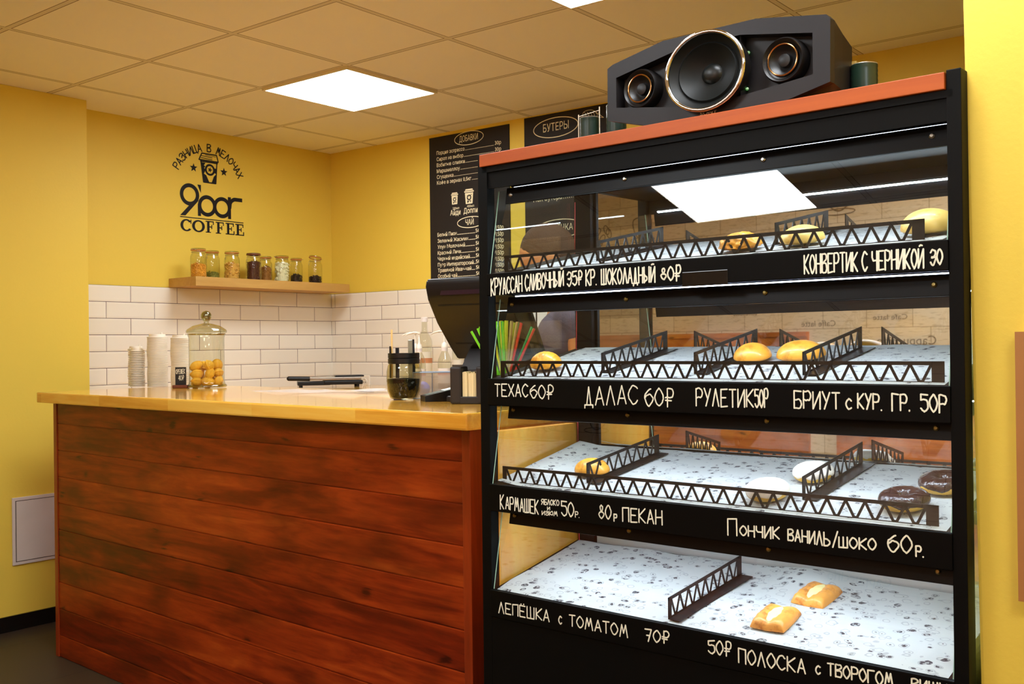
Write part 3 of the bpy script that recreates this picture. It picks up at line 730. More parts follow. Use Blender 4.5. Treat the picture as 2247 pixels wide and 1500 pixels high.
def inj(name, label, cat, bm, mt, px, py, lean=(0, 0)):
    o = obj(name, bm, mt, None, True); o.location = (DJ[0]+px, DJ[1]+py, TZ+.071); o.rotation_euler = (lean[0], lean[1], 0); return tag(o, label, cat)
b = B(); box(b, -.0025, .0025, -.0025, .0025, 0, .16, bev=.001); inj('wooden_stirrer', 'pale wooden stirrer standing in the dark coffee jar', 'stirrer', b, P('pale_stick', 'e8bd78', .6), -.02, .035)
b = B(); cyl(b, (0, 0, 0), (0, 0, .105), .003); inj('thin_probe', 'thin dark rod at the left edge of the coffee jar', 'rod', b, BLK2, -.028, .035)
b = B(); box(b, -.006, .006, -.003, .003, 0, .10, bev=.001); inj('black_spatula', 'short black handle standing in the coffee jar', 'spatula', b, INK, -.015, .015)
t2 = thing('serving_tongs', 'steel and black tongs standing in the coffee jar', 'tongs', (DJ[0]+.018, DJ[1]-.018, TZ+.071), R3(-40))
b = B(); box(b, -.012, .004, -.006, -.003, 0, .125, bev=.001); obj('steel_arm', b, STEEL, t2)
b = B(); prism(b, [(.002, 0), (.012, 0), (.009, .127), (.003, .127)], lambda x, z: (x, -.007, z), (0, .006, 0)); obj('black_arm', b, INK, t2)
# ---- syrup bottles
def bottle(x, y, z, H, R_, liq, lab, pump=True, dark=False, name='syrup_bottle', capcol='f0e8e0', lf=.55, rz=2.2, label_col=('efe8dc', 'c23a2a')):
    t = thing(name, lab, 'bottle', (x, y, z), rz, 'syrup bottles on the rear worktop')
    nk = H*.66
    b = B(); lathe(b, [(0, .002), (R_*.9, .001), (R_, .008), (R_, nk), (R_*.93, nk+.02), (R_*.45, nk+.06), (R_*.38, nk+.075), (R_*.38, H)], 24, cap=False)
    obj('glass_body', b, BLK2 if dark else JG, t, True)
    if liq:
        b = B(); lathe(b, [(0, .004), (R_*.94, .004), (R_*.94, H*lf), (0, H*lf)], 20, cap=False); obj('syrup', b, P('syrup_'+liq, liq, .15, 0, .6), t, True)
    b = B(); lathe(b, [(R_*1.01, nk*.25), (R_*1.01, nk*.80)], 24, cap=False); obj('paper_label', b, P('syrup_label', label_col[0], .6), t, True)
    b = B(); lathe(b, [(R_*1.02, nk*.55), (R_*1.02, nk*.66)], 24, cap=False); obj('label_band', b, P('label_band', label_col[1], .6), t, True)
    b = B(); lathe(b, [(R_*.47, H-.012), (R_*.47, H+.012), (R_*.30, H+.016), (0, H+.016)], 20, cap=False); obj('cap', b, P('bottle_cap', capcol, .4), t, True)
    if pump:
        b = B(); lathe(b, [(R_*.50, H+.008), (R_*.38, H+.028), (.006, H+.036), (.004, H+.085), (.010, H+.087), (.010, H+.096), (0, H+.098)], 16, cap=False)
        tube(b, [(0, 0, H+.092), (.03, 0, H+.094), (.06, 0, H+.086), (.072, 0, H+.078)], [.006, .0055, .0045, .003]); obj('pump', b, WHT, t, True)
bottle(2.20, -.640, WZ, .215, .036, '8a3c10', 'amber syrup bottle with a white pump beside the dark coffee jar', lf=.42)
bottle(2.12, -.745, WZ, .215, .034, 'b9a65a', 'pale syrup bottle with a white pump, second from the coffee jar', lf=.3)
bottle(2.36, -.560, WZ, .385, .042, None, 'tall clear bottle with printed label standing behind the pumps', False, label_col=('e9e0c8', 'd08a5a'))
bottle(2.19, -.865, WZ, .220, .037, 'a97c3c', 'syrup bottle with a red band and a white pump behind the wire tray', lf=.4, label_col=('f0e8e0', 'c8202a'))
bottle(2.38, -.800, WZ, .300, .038, None, 'clear tall bottle without pump beside the cash register', False, label_col=('e8e0cc', '4a4038'))
bottle(2.25, -.995, WZ, .215, .036, None, 'dark bottle with a white pump right beside the register stand', True, True)
o = None
# ---- wire tray, blue roll, terminal, napkins
g = G('wire_mesh_sheet'); g.t.nodes.remove(g.b); x_, y_, z_ = g.sep(g.obj())
def cell(a): return g.math('LESS_THAN', g.math('ABSOLUTE', g.math('SUBTRACT', g.math('FRACT', g.math('MULTIPLY', a, 330)), .5)), .085)
dd = g.math('MAXIMUM', cell(g.math('ADD', g.math('ADD', x_, y_), z_)), cell(g.math('SUBTRACT', g.math('ADD', x_, y_), z_)))
tr = g.n('ShaderNodeBsdfTransparent'); gl = g.n('ShaderNodeBsdfGlossy'); gl.inputs[0].default_value = srgb('c9c6bd'); gl.inputs[1].default_value = .4
mx = g.n('ShaderNodeMixShader'); g.l(dd, mx.inputs[0]); g.l(tr.outputs[0], mx.inputs[1]); g.l(gl.outputs[0], mx.inputs[2]); g.l(mx.outputs[0], g.out.inputs[0]); MESHM = g.m
t = thing('wire_tray', 'silver wire mesh organiser tray between the coffee jar and the register', 'organiser', (.635, -2.235, TZ), R3(-52))
b = B(); W2, D2, H2 = .075, .05, .088
for q in ((-W2, W2, -D2, -D2+.0008, .003, H2), (-W2, W2, D2-.0008, D2, .003, H2), (-W2, -W2+.0008, -D2, D2, .003, H2), (W2-.0008, W2, -D2, D2, .003, H2), (-.012, -.0112, -D2, D2, .003, H2), (-W2, W2, -D2, D2, .002, .003)): box(b, *q)
obj('mesh_walls', b, MESHM, t)
b = B()
for zz_ in (.003, H2):
    tube(b, [(-W2, -D2, zz_), (W2, -D2, zz_), (W2, D2, zz_), (-W2, D2, zz_), (-W2, -D2, zz_+.0001)], .002, 6)
for sx in (-W2, -.012, W2): tube(b, [(sx, -D2, .003), (sx, -D2, H2)], .0018, 6)
obj('rim_wire', b, P('blue_grey_wire', '8f9aa8', .35, .8), t)
b = B(); vs = ball(b, (0, 0, .028), .024, 4)
for v in vs: v.co += v.co.normalized()*.004*noise.noise(v.co*90)
o = obj('blue_sponge', b, P('blue_scrubber', '1d4fb0', .6, var=.3, vs=120), None, True); o.location = (.607, -2.196, TZ+.004); tag(o, 'crumpled blue scrubber inside the wire tray', 'sponge')
b = B(); box(b, -.02, .02, -.012, .012, 0, .018, bev=.004); o = obj('blue_clip', b, P('dark_blue_plastic', '131f58', .4)); o.location = (.600, -2.095, TZ); tag(o, 'small dark blue clip lying between jar and wire tray', 'clip')
t = thing('payment_terminal', 'black card payment terminal with a lit keypad screen on the counter', 'card terminal', (.545, -2.355, TZ), R3(-35))
b = B(); prism(b, [(-.075, 0), (.075, 0), (.075, .042), (.055, .046), (-.075, .018)], lambda x, z: (x, -.038, z), (0, .076, 0)); obj('housing', b, BLK2, t)
def fT(x, y): return (x, y, .018+(x+.075)*.2154+.0012)
b = B(); box(b, 0, 1, 0, 1, 0, 1)
for v in b.verts: v.co = Vector(fT(-.01+v.co.x*.055, -.028+v.co.y*.056))+Vector((0, 0, v.co.z*.001))
obj('screen', b, EM('terminal_screen', '9fb6a6', .5), t)
b = B()
for i in range(4):
    for j in range(3):
        x0 = -.068+i*.013; y0 = -.026+j*.019; q = [fT(x0, y0), fT(x0+.009, y0), fT(x0+.009, y0+.014), fT(x0, y0+.014)]
        b.faces.new([b.verts.new(Vector(p)) for p in q])
obj('keys', b, P('terminal_keys', '7d8a72', .5), t)
b = B(); box(b, -.066, -.05, -.0375, -.0365, .008, .012); obj('card_slot', b, STEEL, t)
NA = R3(-62)
t = thing('napkin_holder', 'black napkin holder with cream napkins at the counter right end', 'napkin holder', (.478, -2.525, TZ), NA)
b = B(); box(b, -.060, -.024, -.045, .045, 0, .112, bev=.006); box(b, .020, .060, -.045, .045, 0, .112, bev=.006)
box(b, -.03, .03, -.045, .045, 0, .022, bev=.003); box(b, -.03, .03, .03, .045, 0, .10, bev=.003); obj('case', b, P('matt_brown_black', '1d1613', .5), t)
b = B(); rn = random.Random(5)
for k in range(11): box(b, -.022+k*.0038, -.0186+k*.0038, -.040+rn.uniform(-.001, .002), .03, .022, .094+rn.uniform(-.003, .003))
for_o = obj('napkin_stack', b, P('cream_napkin', 'ecdcae', .8)); for_o.location = (.478, -2.525, TZ); for_o.rotation_euler = (0, 0, NA); tag(for_o, 'cream paper napkins in the black holder', 'napkins', None, 'stuff')
# ---- cash register seen from behind
MA = math.atan2(-1, .12)
t = thing('register_monitor', 'black cash register monitor seen from behind, leaning over the counter', 'monitor', (.60, -2.52, TZ), MA)
# local x runs along the screen width (towards the case), y away from the camera side
T0 = Vector((.462, -2.352, 1.506)); Ml = (Matrix.Translation(t.location) @ Matrix.Rotation(MA, 4, 'Z')).inverted(); tl = Ml @ T0
def fP(x): return lambda y, z: (x, y, z)
b = B(); y0 = tl.y; z0 = tl.z; x0 = tl.x
prof = [(0, 0), (.012, .006), (.05, -.004), (.065, -.02), (.20, -.225), (.19, -.245), (.165, -.248), (.135, -.215), (.055, -.135), (.01, -.06), (-.006, -.02)]
prism(b, [(y0+a, z0+c) for a, c in prof], fP(x0), (.300, 0, 0)); bmesh.ops.bevel(b, geom=b.edges[:], offset=.004, segments=2, affect='EDGES'); obj('shell', b, BLK2, t, True)
b = B(); prism(b, [(y0+.07, z0-.022), (y0+.08, z0-.015), (y0+.215, z0-.23), (y0+.205, z0-.235)], fP(x0-.006), (.312, 0, 0)); obj('screen_bezel', b, INK, t)
def fBk(u, v):   # on the sloping rear of the shell: u along width, v downwards 0..1
    a = Vector((0, y0+.01, z0-.06)); c = Vector((0, y0+.135, z0-.215)); p = a.lerp(c, v); return (x0+u, p.y-.0035, p.z-.0015)
b = B()
for k in range(12): 
    v = .10+k*.07; bb = [fBk(.03, v), fBk(.272, v), fBk(.272, v+.03), fBk(.03, v+.03)]; b.faces.new([b.verts.new(Vector(p)) for p in bb])
obj('vents', b, P('vent_shadow', '0a0908', .8), t)
b = B(); seg_rib(b, [(.20+.085*math.cos(a), .62-.42*math.sin(a)) for a in [PI*i/16 for i in range(17)]], .004, fBk, False, False); obj('embossed_arc', b, P('worn_emboss', '4a4438', .4), t)
b = B(); poly(b, [(.05, .02), (.27, .02), (.27, -.16), (.065, -.16)], lambda u, v: (x0+u, y0+.004+(v+.2)*.03-.008, z0-.045-v*.14)); obj('rating_panel', b, P('purple_black_plastic', '2a1a26', .3), t)
b = B()
prism(b, [(y0+.13, -.0+z0-.215), (y0+.19, z0-.235), (y0+.20, .03), (y0+.22, 0.0), (y0+.06, 0.0), (y0+.075, .10)], fP(x0+.075), (.16, 0, 0)); obj('stand', b, CHAR, t)
b = B(); box(b, x0+.05, x0+.26, y0+.03, y0+.24, 0, .018, bev=.005); obj('foot_plate', b, CHAR, t)
# ---- straws
SX, SY = .420, -2.700
t = thing('straw_cup', 'dark cup holding colourful straws at the counter end behind the case', 'cup', (SX, SY, TZ))
b = B(); lathe(b, [(0, .002), (.036, .001), (.042, .09), (.040, .09), (.034, .005), (0, .005)], 28, cap=False); obj('cup_wall', b, BLK2, t, True)
SCOL = {'green': '19b05a', 'yellow': 'd9d63a', 'lime': '7fe02a', 'red': 'e03a2c', 'beige': 'c9ad6e'}
SM = {k: P('straw_'+k, v, .3, 0, .5) for k, v in SCOL.items()}
SB = {}
rs = random.Random(11)
slots = []
for k, (c, n) in enumerate((('lime', 8), ('yellow', 6), ('green', 6), ('red', 3), ('beige', 5))):
    for j in range(n): slots.append(c)
rightv = Vector((.62, -.785, 0)); fwdv = Vector((.785, .62, 0))
off = {'lime': (-.030, .045), 'yellow': (-.008, .030), 'green': (.015, .05), 'red': (.055, .02), 'beige': (.022, .012)}
for k, c in enumerate(slots):
    a, sp = off[c]; ta = a+rs.uniform(-sp, sp); fb = rs.uniform(-.03, .03)
    L = .205+rs.uniform(-.02, .02)+(.02 if c == 'green' and k % 3 == 0 else 0)
    base = Vector((SX, SY, TZ+.006))+rightv*(-ta*.25)+fwdv*(-fb*.3); top = Vector((SX, SY, TZ+.006))+rightv*ta*1.15+fwdv*fb
    d = (top+Vector((0, 0, L))-base).normalized()
    key = c
    if key not in SB:
        b = B(); lathe(b, [(.0036, 0), (.0036, .24), (.0030, .24), (.0030, .0005)], 10, cap=False); me_o = obj('drinking_straw', b, SM[c], None, True); SB[key] = me_o; o = me_o
    else: o = SB[key].copy(); COL.objects.link(o)
    o.location = base; o.rotation_mode = 'QUATERNION'; o.rotation_quaternion = d.to_track_quat('Z', 'Y')
    tag(o, c+' drinking straw standing in the cup at the counter end beside the display case', 'straw', c+' straws in the cup')
# ---- machine behind the barista
t = thing('coffee_machine', 'dark coffee machine with white notices on the rear worktop', 'coffee machine', (2.08, -1.28, WZ), -PI/2)
b = B(); box(b, 0, .56, 0, .42, .03, .48, bev=.015); box(b, .02, .54, -.06, .02, .03, .09, bev=.01); box(b, .02, .54, -.10, .02, .33, .47, bev=.02); obj('housing', b, P('dark_machine', '1b1a1c', .3), t)
b = B(); box(b, .015, .10, .03, .12, 0, .03); box(b, .46, .54, .03, .12, 0, .03); obj('feet', b, BLK2, t)
b = B(); box(b, .27, .36, -.103, -.101, .28, .44); pn = obj('notice', b, WHP, t)
b = B(); box(b, .37, .45, -.104, -.1021, .30, .45); obj('notice', b, WHP, t)
b = B(); box(b, .33, .43, -.064, -.061, .20, .28, bev=.001); obj('red_badge', b, P('red_enamel', 'd8281c', .3), t)
b = B(); cyl(b, (.2, -.04, .33), (.2, -.04, .26), .03); tube(b, [(.2, -.07, .29), (.2, -.16, .28)], .011); obj('brew_group', b, CHRM, t, True)

# ---------------------------------------------------------------- pastry display case
KA = math.atan2(-.998972, -.045333)
KO = Vector((.0372, -2.9405, 0))
KM = Matrix.Translation(KO) @ Matrix.Rotation(KA, 4, 'Z')
def kw(s, d, z): return KM @ Vector((s, d, z))
case = thing('display_case', 'tall black pastry display case with glass front and chalked price rails', 'display case', KO, KA)
ZK = {1: 1.473, 2: 1.218, 3: .962, 4: .705}
ZC = {1: 1.664, 2: 1.398, 3: 1.142, 4: .886}
SL = .205
def sz(k, d): return ZK[k]+SL*d
for s0, s1, d0, d1, zt in ((-.014, .016, 0, .028, 1.768), (1.099, 1.124, 0, .040, 1.770), (.019, .072, .345, .362, 1.735), (1.090, 1.124, .335, .375, 1.735)):
    b = B(); box(b, s0, s1, d0, d1, 0, zt, bev=.0015); obj('corner_post', b, BLK, case)
b = B(); box(b, -.003, 1.098, -.006, .385, 1.736, 1.766, bev=.0015); obj('top_board', b, ORB, case)
b = B(); box(b, .016, 1.099, .004, .012, 1.682, 1.736); obj('header_panel', b, BLK, case)
b = B(); box(b, .0, 1.11, .0, .38, 1.722, 1.735); obj('inner_roof', b, BLK, case)
b = B(); box(b, .016, 1.099, .003, .37, .02, .640); box(b, .016, 1.099, .0, .012, .02, .640, bev=.002); obj('base_cabinet', b, BLK, case)
WRIT = {1 : [('КРУАССАН СЛИВОЧНЫЙ', 0.029, 0.2548, 1.4211, 1.4609, 1.4348, 1.468), ('35R', 0.2626, 0.3079, 1.4322, 1.4643, 1.4362, 1.4648), ('КР. ШОКОЛАДНЫЙ', 0.3155, 0.501, 1.4317, 1.4664, 1.4306, 1.4625), ('80R', 0.5123, 0.5648, 1.4358, 1.457, 1.4274, 1.4634), ('КОНВЕРТИК С ЧЕРНИКОЙ', 0.8343, 1.06, 1.4296, 1.4643, 1.4275, 1.4613), ('30', 1.0694, 1.0919, 1.431, 1.4582, 1.4328, 1.459)] ,
2 : [('ТЕХАС', 0.0367, 0.1461, 1.1781, 1.2068, 1.1785, 1.2074), ('60R', 0.1488, 0.2227, 1.1753, 1.2053, 1.174, 1.2065), ('ДАЛАС', 0.3063, 0.4556, 1.1639, 1.2028, 1.1702, 1.2104), ('60R', 0.4683, 0.5444, 1.1666, 1.2037, 1.167, 1.2051), ('РУЛЕТИК', 0.5936, 0.7276, 1.1703, 1.206, 1.1716, 1.2058), ('50Р', 0.7276, 0.7579, 1.1716, 1.2058, 1.1725, 1.2082), ('БРИУТ', 0.8093, 0.9044, 1.1723, 1.2057, 1.1728, 1.2033), ('С', 0.913, 0.926, 1.1739, 1.1925, 1.1735, 1.1928), ('КУР.', 0.9348, 0.9854, 1.1762, 1.2031, 1.1737, 1.2026), ('ГР.', 0.9978, 1.0359, 1.1741, 1.2045, 1.1745, 1.2021), ('50Р', 1.0487, 1.0961, 1.1741, 1.2048, 1.1733, 1.2027)] ,
3 : [('К', 0.05, 0.0647, 0.9049, 0.9401, 0.9063, 0.9413), ('АРМАШЕК', 0.0675, 0.1722, 0.9077, 0.9361, 0.9049, 0.9379), ('ЯБЛОКО', 0.1791, 0.2331, 0.929, 0.9407, 0.9309, 0.9434), ('И', 0.1966, 0.2061, 0.918, 0.9243, 0.9189, 0.9252), ('ИЗЮМ', 0.1801, 0.2287, 0.9047, 0.9132, 0.9064, 0.9169), ('50', 0.2371, 0.2764, 0.9093, 0.9417, 0.9091, 0.9411), ('Р.', 0.2774, 0.2929, 0.9092, 0.9216, 0.9088, 0.9221), ('80', 0.3426, 0.3797, 0.9128, 0.9422, 0.9155, 0.9446), ('Р', 0.3843, 0.3941, 0.911, 0.9261, 0.9121, 0.927), ('ПЕКАН', 0.4064, 0.5125, 0.9133, 0.9432, 0.9166, 0.9465), ('П', 0.6623, 0.6888, 0.9114, 0.9445, 0.9125, 0.9463), ('ОНЧИК', 0.6907, 0.7791, 0.9146, 0.9337, 0.9166, 0.9396), ('ВАНИЛЬ', 0.7933, 0.8805, 0.9174, 0.9376, 0.9155, 0.9411), ('/', 0.8831, 0.8964, 0.9141, 0.9432, 0.9148, 0.9446), ('ШОКО', 0.8945, 0.9685, 0.9155, 0.9342, 0.9186, 0.9393), ('60', 0.987, 1.0341, 0.9183, 0.9489, 0.9217, 0.9517), ('Р.', 1.0371, 1.0553, 0.9164, 0.9351, 0.9171, 0.9348)] ,
4 : [('ЛЕПЁШКА', 0.0398, 0.2022, 0.6552, 0.6805, 0.6594, 0.6858), ('С', 0.2262, 0.2369, 0.6593, 0.6761, 0.66, 0.6778), ('ТОМАТОМ', 0.2554, 0.4216, 0.6601, 0.685, 0.6618, 0.6875), ('70R', 0.4605, 0.5256, 0.6628, 0.6873, 0.6679, 0.6928), ('50R', 0.6148, 0.671, 0.6655, 0.6907, 0.6688, 0.6981), ('ПОЛОСКА', 0.6831, 0.8299, 0.6592, 0.6875, 0.666, 0.693), ('С', 0.8472, 0.8581, 0.6695, 0.6851, 0.6709, 0.6864), ('ТВОРОГОМ', 0.8699, 0.9967, 0.6724, 0.6947, 0.6751, 0.6989), ('.', 1.0072, 1.0112, 0.6822, 0.6855, 0.6831, 0.6864), ('ВИШН', 1.0259, 1.0902, 0.678, 0.6975, 0.6805, 0.6996)]}
FEN = {1: (.052, 1.052), 2: (.036, 1.083), 3: (.038, 1.070)}
def truss(b, L, H, f, th=.0022, pitch=.0375, sw=.0048, cap=.012, capr=.022):
    """zig-zag lattice in a plane; f maps (u, v, w) to 3-D"""
    def bar(p, q, wd):
        p = Vector(p); q = Vector(q); d = (q-p).normalized(); n = Vector((-d.y, d.x))*wd/2
        c = [p-n, q-n, q+n, p+n]; vs = [b.verts.new(Vector(f(v.x, v.y, w_))) for w_ in (0, th) for v in c]
        for q_ in ((0,1,2,3),(7,6,5,4),(0,4,5,1),(1,5,6,2),(2,6,7,3),(3,7,4,0)): b.faces.new([vs[i] for i in q_])
    bar((0, H-.0035), (L, H-.0035), .007); bar((0, .002), (L, .002), .004)
    bar((cap/2, 0), (cap/2, H), cap); bar((L-capr/2, 0), (L-capr/2, H), capr)
    n = max(2, round((L-cap-capr)/pitch)); p = (L-cap-capr)/n
    for i in range(n):
        x = cap+i*p
        bar((x, H-.006), (x+p*.42, .003), sw); bar((x+p*.56, .003), (x+p*.98, H-.006), sw); bar((x+p*.40, .004), (x+p*.58, .004), .005)
tilt = math.atan2(.036, .199)
for k in (1, 2, 3, 4):
    b = B(); box(b, .018, 1.098, .0, .345, -.010, 0)
    for v in b.verts: v.co.z += sz(k, v.co.y)
    obj('shelf', b, BLK, case)
    rb = ZK[k]-(.0515 if k == 1 else .063); b = B(); box(b, .014, 1.100, -.004, .004, rb, ZK[k]+.001, bev=.001); box(b, .016, 1.099, -.002, .012, rb-.001, rb+.003); rail = obj('price_rail', b, P('price_rail_black', '060605', .45, 0, .12), case)
    b = B(); fR = lambda s, z: (s, -.0049, z)
    for wd in WRIT[k]: hand(b, *wd, .0036 if (k == 1 and wd[1] < .6) else (.0022 if wd[4]-wd[3] < .014 else .0031), fR, .03)
    obj('chalk_writing', b, CHALK, rail)
    if k == 1:
        b = B(); box(b, .566, .672, -.0055, -.004, 1.417, 1.447, bev=.001); obj('blank_tag', b, P('gloss_black_tag', '060606', .15), rail)
    if k in FEN:
        s0, s1 = FEN[k]; b = B(); truss(b, s1-s0, .040, lambda u, v, w_: (s0+u, .020+w_, sz(k, .02)+v)); obj('front_fence', b, BLK2, case)
    # clamp bar with bolts, the tilted glass behind it and the light strip above
    zc = ZC[k]
    b = B(); M = Matrix.Translation((0, .0345, zc)) @ Matrix.Rotation(-tilt, 4, 'X')
    box(b, .050, 1.098, -.003, .003, -.021, .019, M, .001); cb = obj('clamp_bar', b, P('clamp_bar_black', '090808', .4, 0, .2), case)
    for s in (.066, .400, .735, 1.064):
        b = B(); lathe(b, [(.0055, 0), (.0055, .002), (.003, .0045), (0, .0048)], 12, M @ Matrix.Translation((s, -.003, 0)) @ Matrix.Rotation(PI/2, 4, 'X')); obj('bolt', b, STEEL if k == 1 else P('brass_bolt', '8c7a48', .3, .9), cb, True)
    if True:
        b = B(); zb = sz(k, .003)+.001 if k != 4 else ZK[4]+.003
        vs = [b.verts.new(Vector(q)) for q in ((.020, .004, zb), (1.096, .004, zb), (1.096, .0400, zc+.015), (.020, .0400, zc+.015))]
        b.faces.new(vs); obj('front_glass', b, CG, case)
        for se in (.0200, 1.0965):
            b = B(); tube(b, [(se, .004, zb), (se, .0400, zc+.015)], .0011, 6); obj('glass_edge', b, EDGE, case)
    b = B(); box(b, .060, 1.098, .050, .057, zc+.0190, zc+.0225); ls = obj('light_strip', b, LEDM, case)
    b = B()
    for j in range(60):
        s = .09+j*.0168; box(b, s-.002, s+.002, .052, .056, zc+.0172, zc+.0184)
    obj('led_chips', b, LEDD, ls)
    b = B(); box(b, .052, 1.098, .048, .062, zc+.0226, zc+.026); box(b, .052, 1.098, .0572, .059, zc+.0150, zc+.026); obj('strip_channel', b, BLK, case)  # rear lip added to hide the glowing strip from the mirror
    ld = bpy.data.lights.new('case_strip_lamp', 'AREA'); ld.shape = 'RECTANGLE'; ld.size = 1.0; ld.size_y = .006; ld.energy = LEDW; ld.color = (.72, .84, 1.0)
    lo = bpy.data.objects.new('case_strip_lamp', ld); COL.objects.link(lo); lo.parent = case
    lo.matrix_local = Matrix.Translation((.58, .066, zc+.015)) @ Matrix.Rotation(R3(28), 4, 'X')
for s in (.0185, 1.1105):
    b = B(); box(b, s, s+.003, .029, .344, .64, 1.722); obj('side_glass', b, CG, case)
b = B(); box(b, -.012, .0165, .029, .344, .62, 1.088); obj('side_board', b, LAM, case)
b = B(); box(b, 1.112, 1.1135, .045, .047, .64, 1.722); obj('glass_edge', b, EDGE, case)
b = B(); box(b, .078, .60, .364, .368, .66, 1.722); obj('mirror_door', b, MIR, case)
b = B(); box(b, .548, 1.092, .357, .361, .66, 1.722); obj('mirror_door', b, MIR, case)
b = B(); box(b, .0, 1.11, .369, .374, .62, 1.735); obj('door_backing', b, BLK, case)
b = B(); box(b, .084, 1.09, .345, .356, .766, .772); box(b, .084, 1.09, .342, .345, .766, .795); box(b, .084, 1.09, .353, .356, .766, .795); obj('sliding_track', b, ALU, case)
b = B(); tube(b, [(.030+.0015*math.sin(i), .3335, .68+i*.05) for i in range(21)], .0012, 6); obj('red_wire', b, P('red_wire_sheath', 'b3261e', .4), case)
b = B()
for z in (.80, 1.52): lathe(b, [(.006, 0), (.006, .002), (.003, .004), (0, .0045)], 12, Matrix.Translation((.060, .345, z)) @ Matrix.Rotation(PI/2, 4, 'X'))
obj('post_screws', b, STEEL, case, True)

# liners, dividers, baked goods
def liner(k, s0, s1, lab, d0=.004, d1=.334, lift=0.0, wob=.004, curl=None):
    b = B(); nx, ny = 54, 18; rr_ = random.Random(k*3+1); g = []
    for i in range(nx+1):
        row = []
        for j in range(ny+1):
            s = s0+(s1-s0)*i/nx; d = d0+(d1-d0)*j/ny
            h = .0022+wob*.5*(noise.noise(Vector((s*7, d*9, k*3.1)))+.5)*min(1, j/3)
            if j == ny: d += .005*noise.noise(Vector((s*14, k, 0)))
            if curl: h += curl(s, d)
            row.append(b.verts.new(Vector((s, d, sz(k, d)+max(h, .0018)+lift))))
        g.append(row)
    for i in range(nx):
        for j in range(ny): b.faces.new((g[i][j], g[i+1][j], g[i+1][j+1], g[i][j+1]))
    bmesh.ops.solidify(b, geom=b.faces[:], thickness=.0004)
    o = obj('shelf_liner', b, PAPR, None, True); o.matrix_world = KM
    return tag(o, lab, 'paper liner', None)
liner(1, .120, 1.088, 'printed white paper liner on the top shelf of the display case')
liner(2, .060, 1.088, 'printed white paper liner on the second shelf of the display case', wob=.006)
liner(3, .036, 1.088, 'printed white paper liner on the third shelf of the display case', curl=lambda s, d: .012*max(0, 1-s/.1) if s < .1 else 0)
liner(4, .030, 1.088, 'printed white paper liner on the bottom shelf of the display case', wob=.009, curl=lambda s, d: .018*math.exp(-((s-.70)/.07)**2-((d-.29)/.06)**2))
dv = None
def divider(k, s, d0, d1, ds, lab):
    L = math.hypot(d1-d0, ds); t = thing('shelf_divider', lab, 'divider', kw(s, d0, sz(k, d0)+.0055), 0, 'lattice dividers in the display case')
    ang = KA+PI/2-math.atan2(ds, d1-d0); t.rotation_euler = (0, 0, ang)
    b = B(); truss(b, L, .046, lambda u, v, w_: (u, w_, v+SL*u), .002, .030, .0042, .010, .016); obj('lattice', b, BLK2, t)
    b = B(); box(b, 0, L, 0, -.030, 0, .0016)
    for v in b.verts: v.co.z += SL*v.co.x
    obj('foot_flange', b, BLK2, t)
divider(1, .725, .10, .31, .022, 'black lattice divider on the top shelf beside the pale bun')
divider(1, .300, .06, .31, .022, 'black lattice divider at the left of the top shelf')
divider(2, .318, .05, .30, .018, 'left black lattice divider on the second shelf')
divider(2, .560, .05, .30, .018, 'middle black lattice divider on the second shelf')
divider(2, .805, .05, .30, .018, 'right black lattice divider on the second shelf, beside the oval pastry')
divider(3, .268, .055, .30, .040, 'black lattice divider on the third shelf beside the golden bun')
divider(3, .787, .080, .33, .022, 'black lattice divider on the third shelf beside the white doughnuts')
divider(4, .512, .012, .27, .034, 'black lattice divider on the bottom shelf')
def crust(name, lo, hi, rough=.4, sc=26):
    g = G(name); g.set(rough, 0, .4, .15); o = g.obj(); n = g.noise(o, sc, 5, .65)
    g.base(g.ramp(n, [(.32, lo), (.5, hi), (.72, hi)])); g.bump(n, .3, .003); return g.m
BAKE = crust('golden_crust', 'a85a12', 'e09a34'); PALEB = crust('pale_crust', 'd99a3c', 'efc96e'); PUFF = crust('puff_pastry', 'a3521a', 'de9440', .45, 34)
def bun(name, lab, k, s, d, rx, ry, rz_, h, mt, amp=.06, fq=26, group=None, ridges=0, rot=0.0):
    b = B(); vs = ball(b, (0, 0, 0), 1, 5)
    for v in vs:
        p = v.co.copy(); a = math.atan2(p.y, p.x)
        f = 1+amp*noise.noise(Vector((p.x*rx, p.y*ry, p.z*h))*fq+Vector((s*40, k, 0)))
        if ridges: f += .05*abs(math.sin(p.x*ridges))*max(0, p.z)
        z = p.z*h if p.z > 0 else p.z*h*.28
        v.co = Vector((p.x*rx*f, p.y*ry*f, z*f+h*.28))
    o = obj(name, b, mt, None, True); o.location = kw(s, d, sz(k, d)+.0065)
    o.rotation_euler = (0, 0, 0); o.matrix_world = Matrix.Translation(kw(s, d, sz(k, d)+.0065)) @ Matrix.Rotation(KA, 4, 'Z') @ Matrix.Rotation(math.atan(SL), 4, 'X') @ Matrix.Rotation(rot, 4, 'Z')
    return tag(o, lab, 'pastry', group)
bun('oval_bun', 'orange ridged bun at the left end of the second shelf', 2, .128, .085, .042, .034, 0, .032, crust('orange_crust', 'b5620a', 'eda02c'), .05, 30, None, 16)
bun('puff_pastry', 'smaller golden oval pastry on the second shelf, left of the two', 2, .632, .175, .042, .040, 0, .030, BAKE, .06, 22)
bun('puff_pastry', 'larger golden oval pastry on the second shelf beside the right divider', 2, .738, .185, .052, .042, 0, .032, BAKE, .06, 22)
bun('crumble_bun', 'golden crumble-topped bun on the top shelf behind the fence', 1, .668, .060, .045, .040, 0, .028, BAKE, .10, 110)
bun('pale_bun', 'pale yellow bun on the top shelf right of the crumble bun', 1, .798, .070, .046, .040, 0, .030, PALEB, .05, 20)
bun('large_bun', 'large pale yellow bun at the right end of the top shelf', 1, 1.040, .085, .052, .045, 0, .036, PALEB, .05, 16)
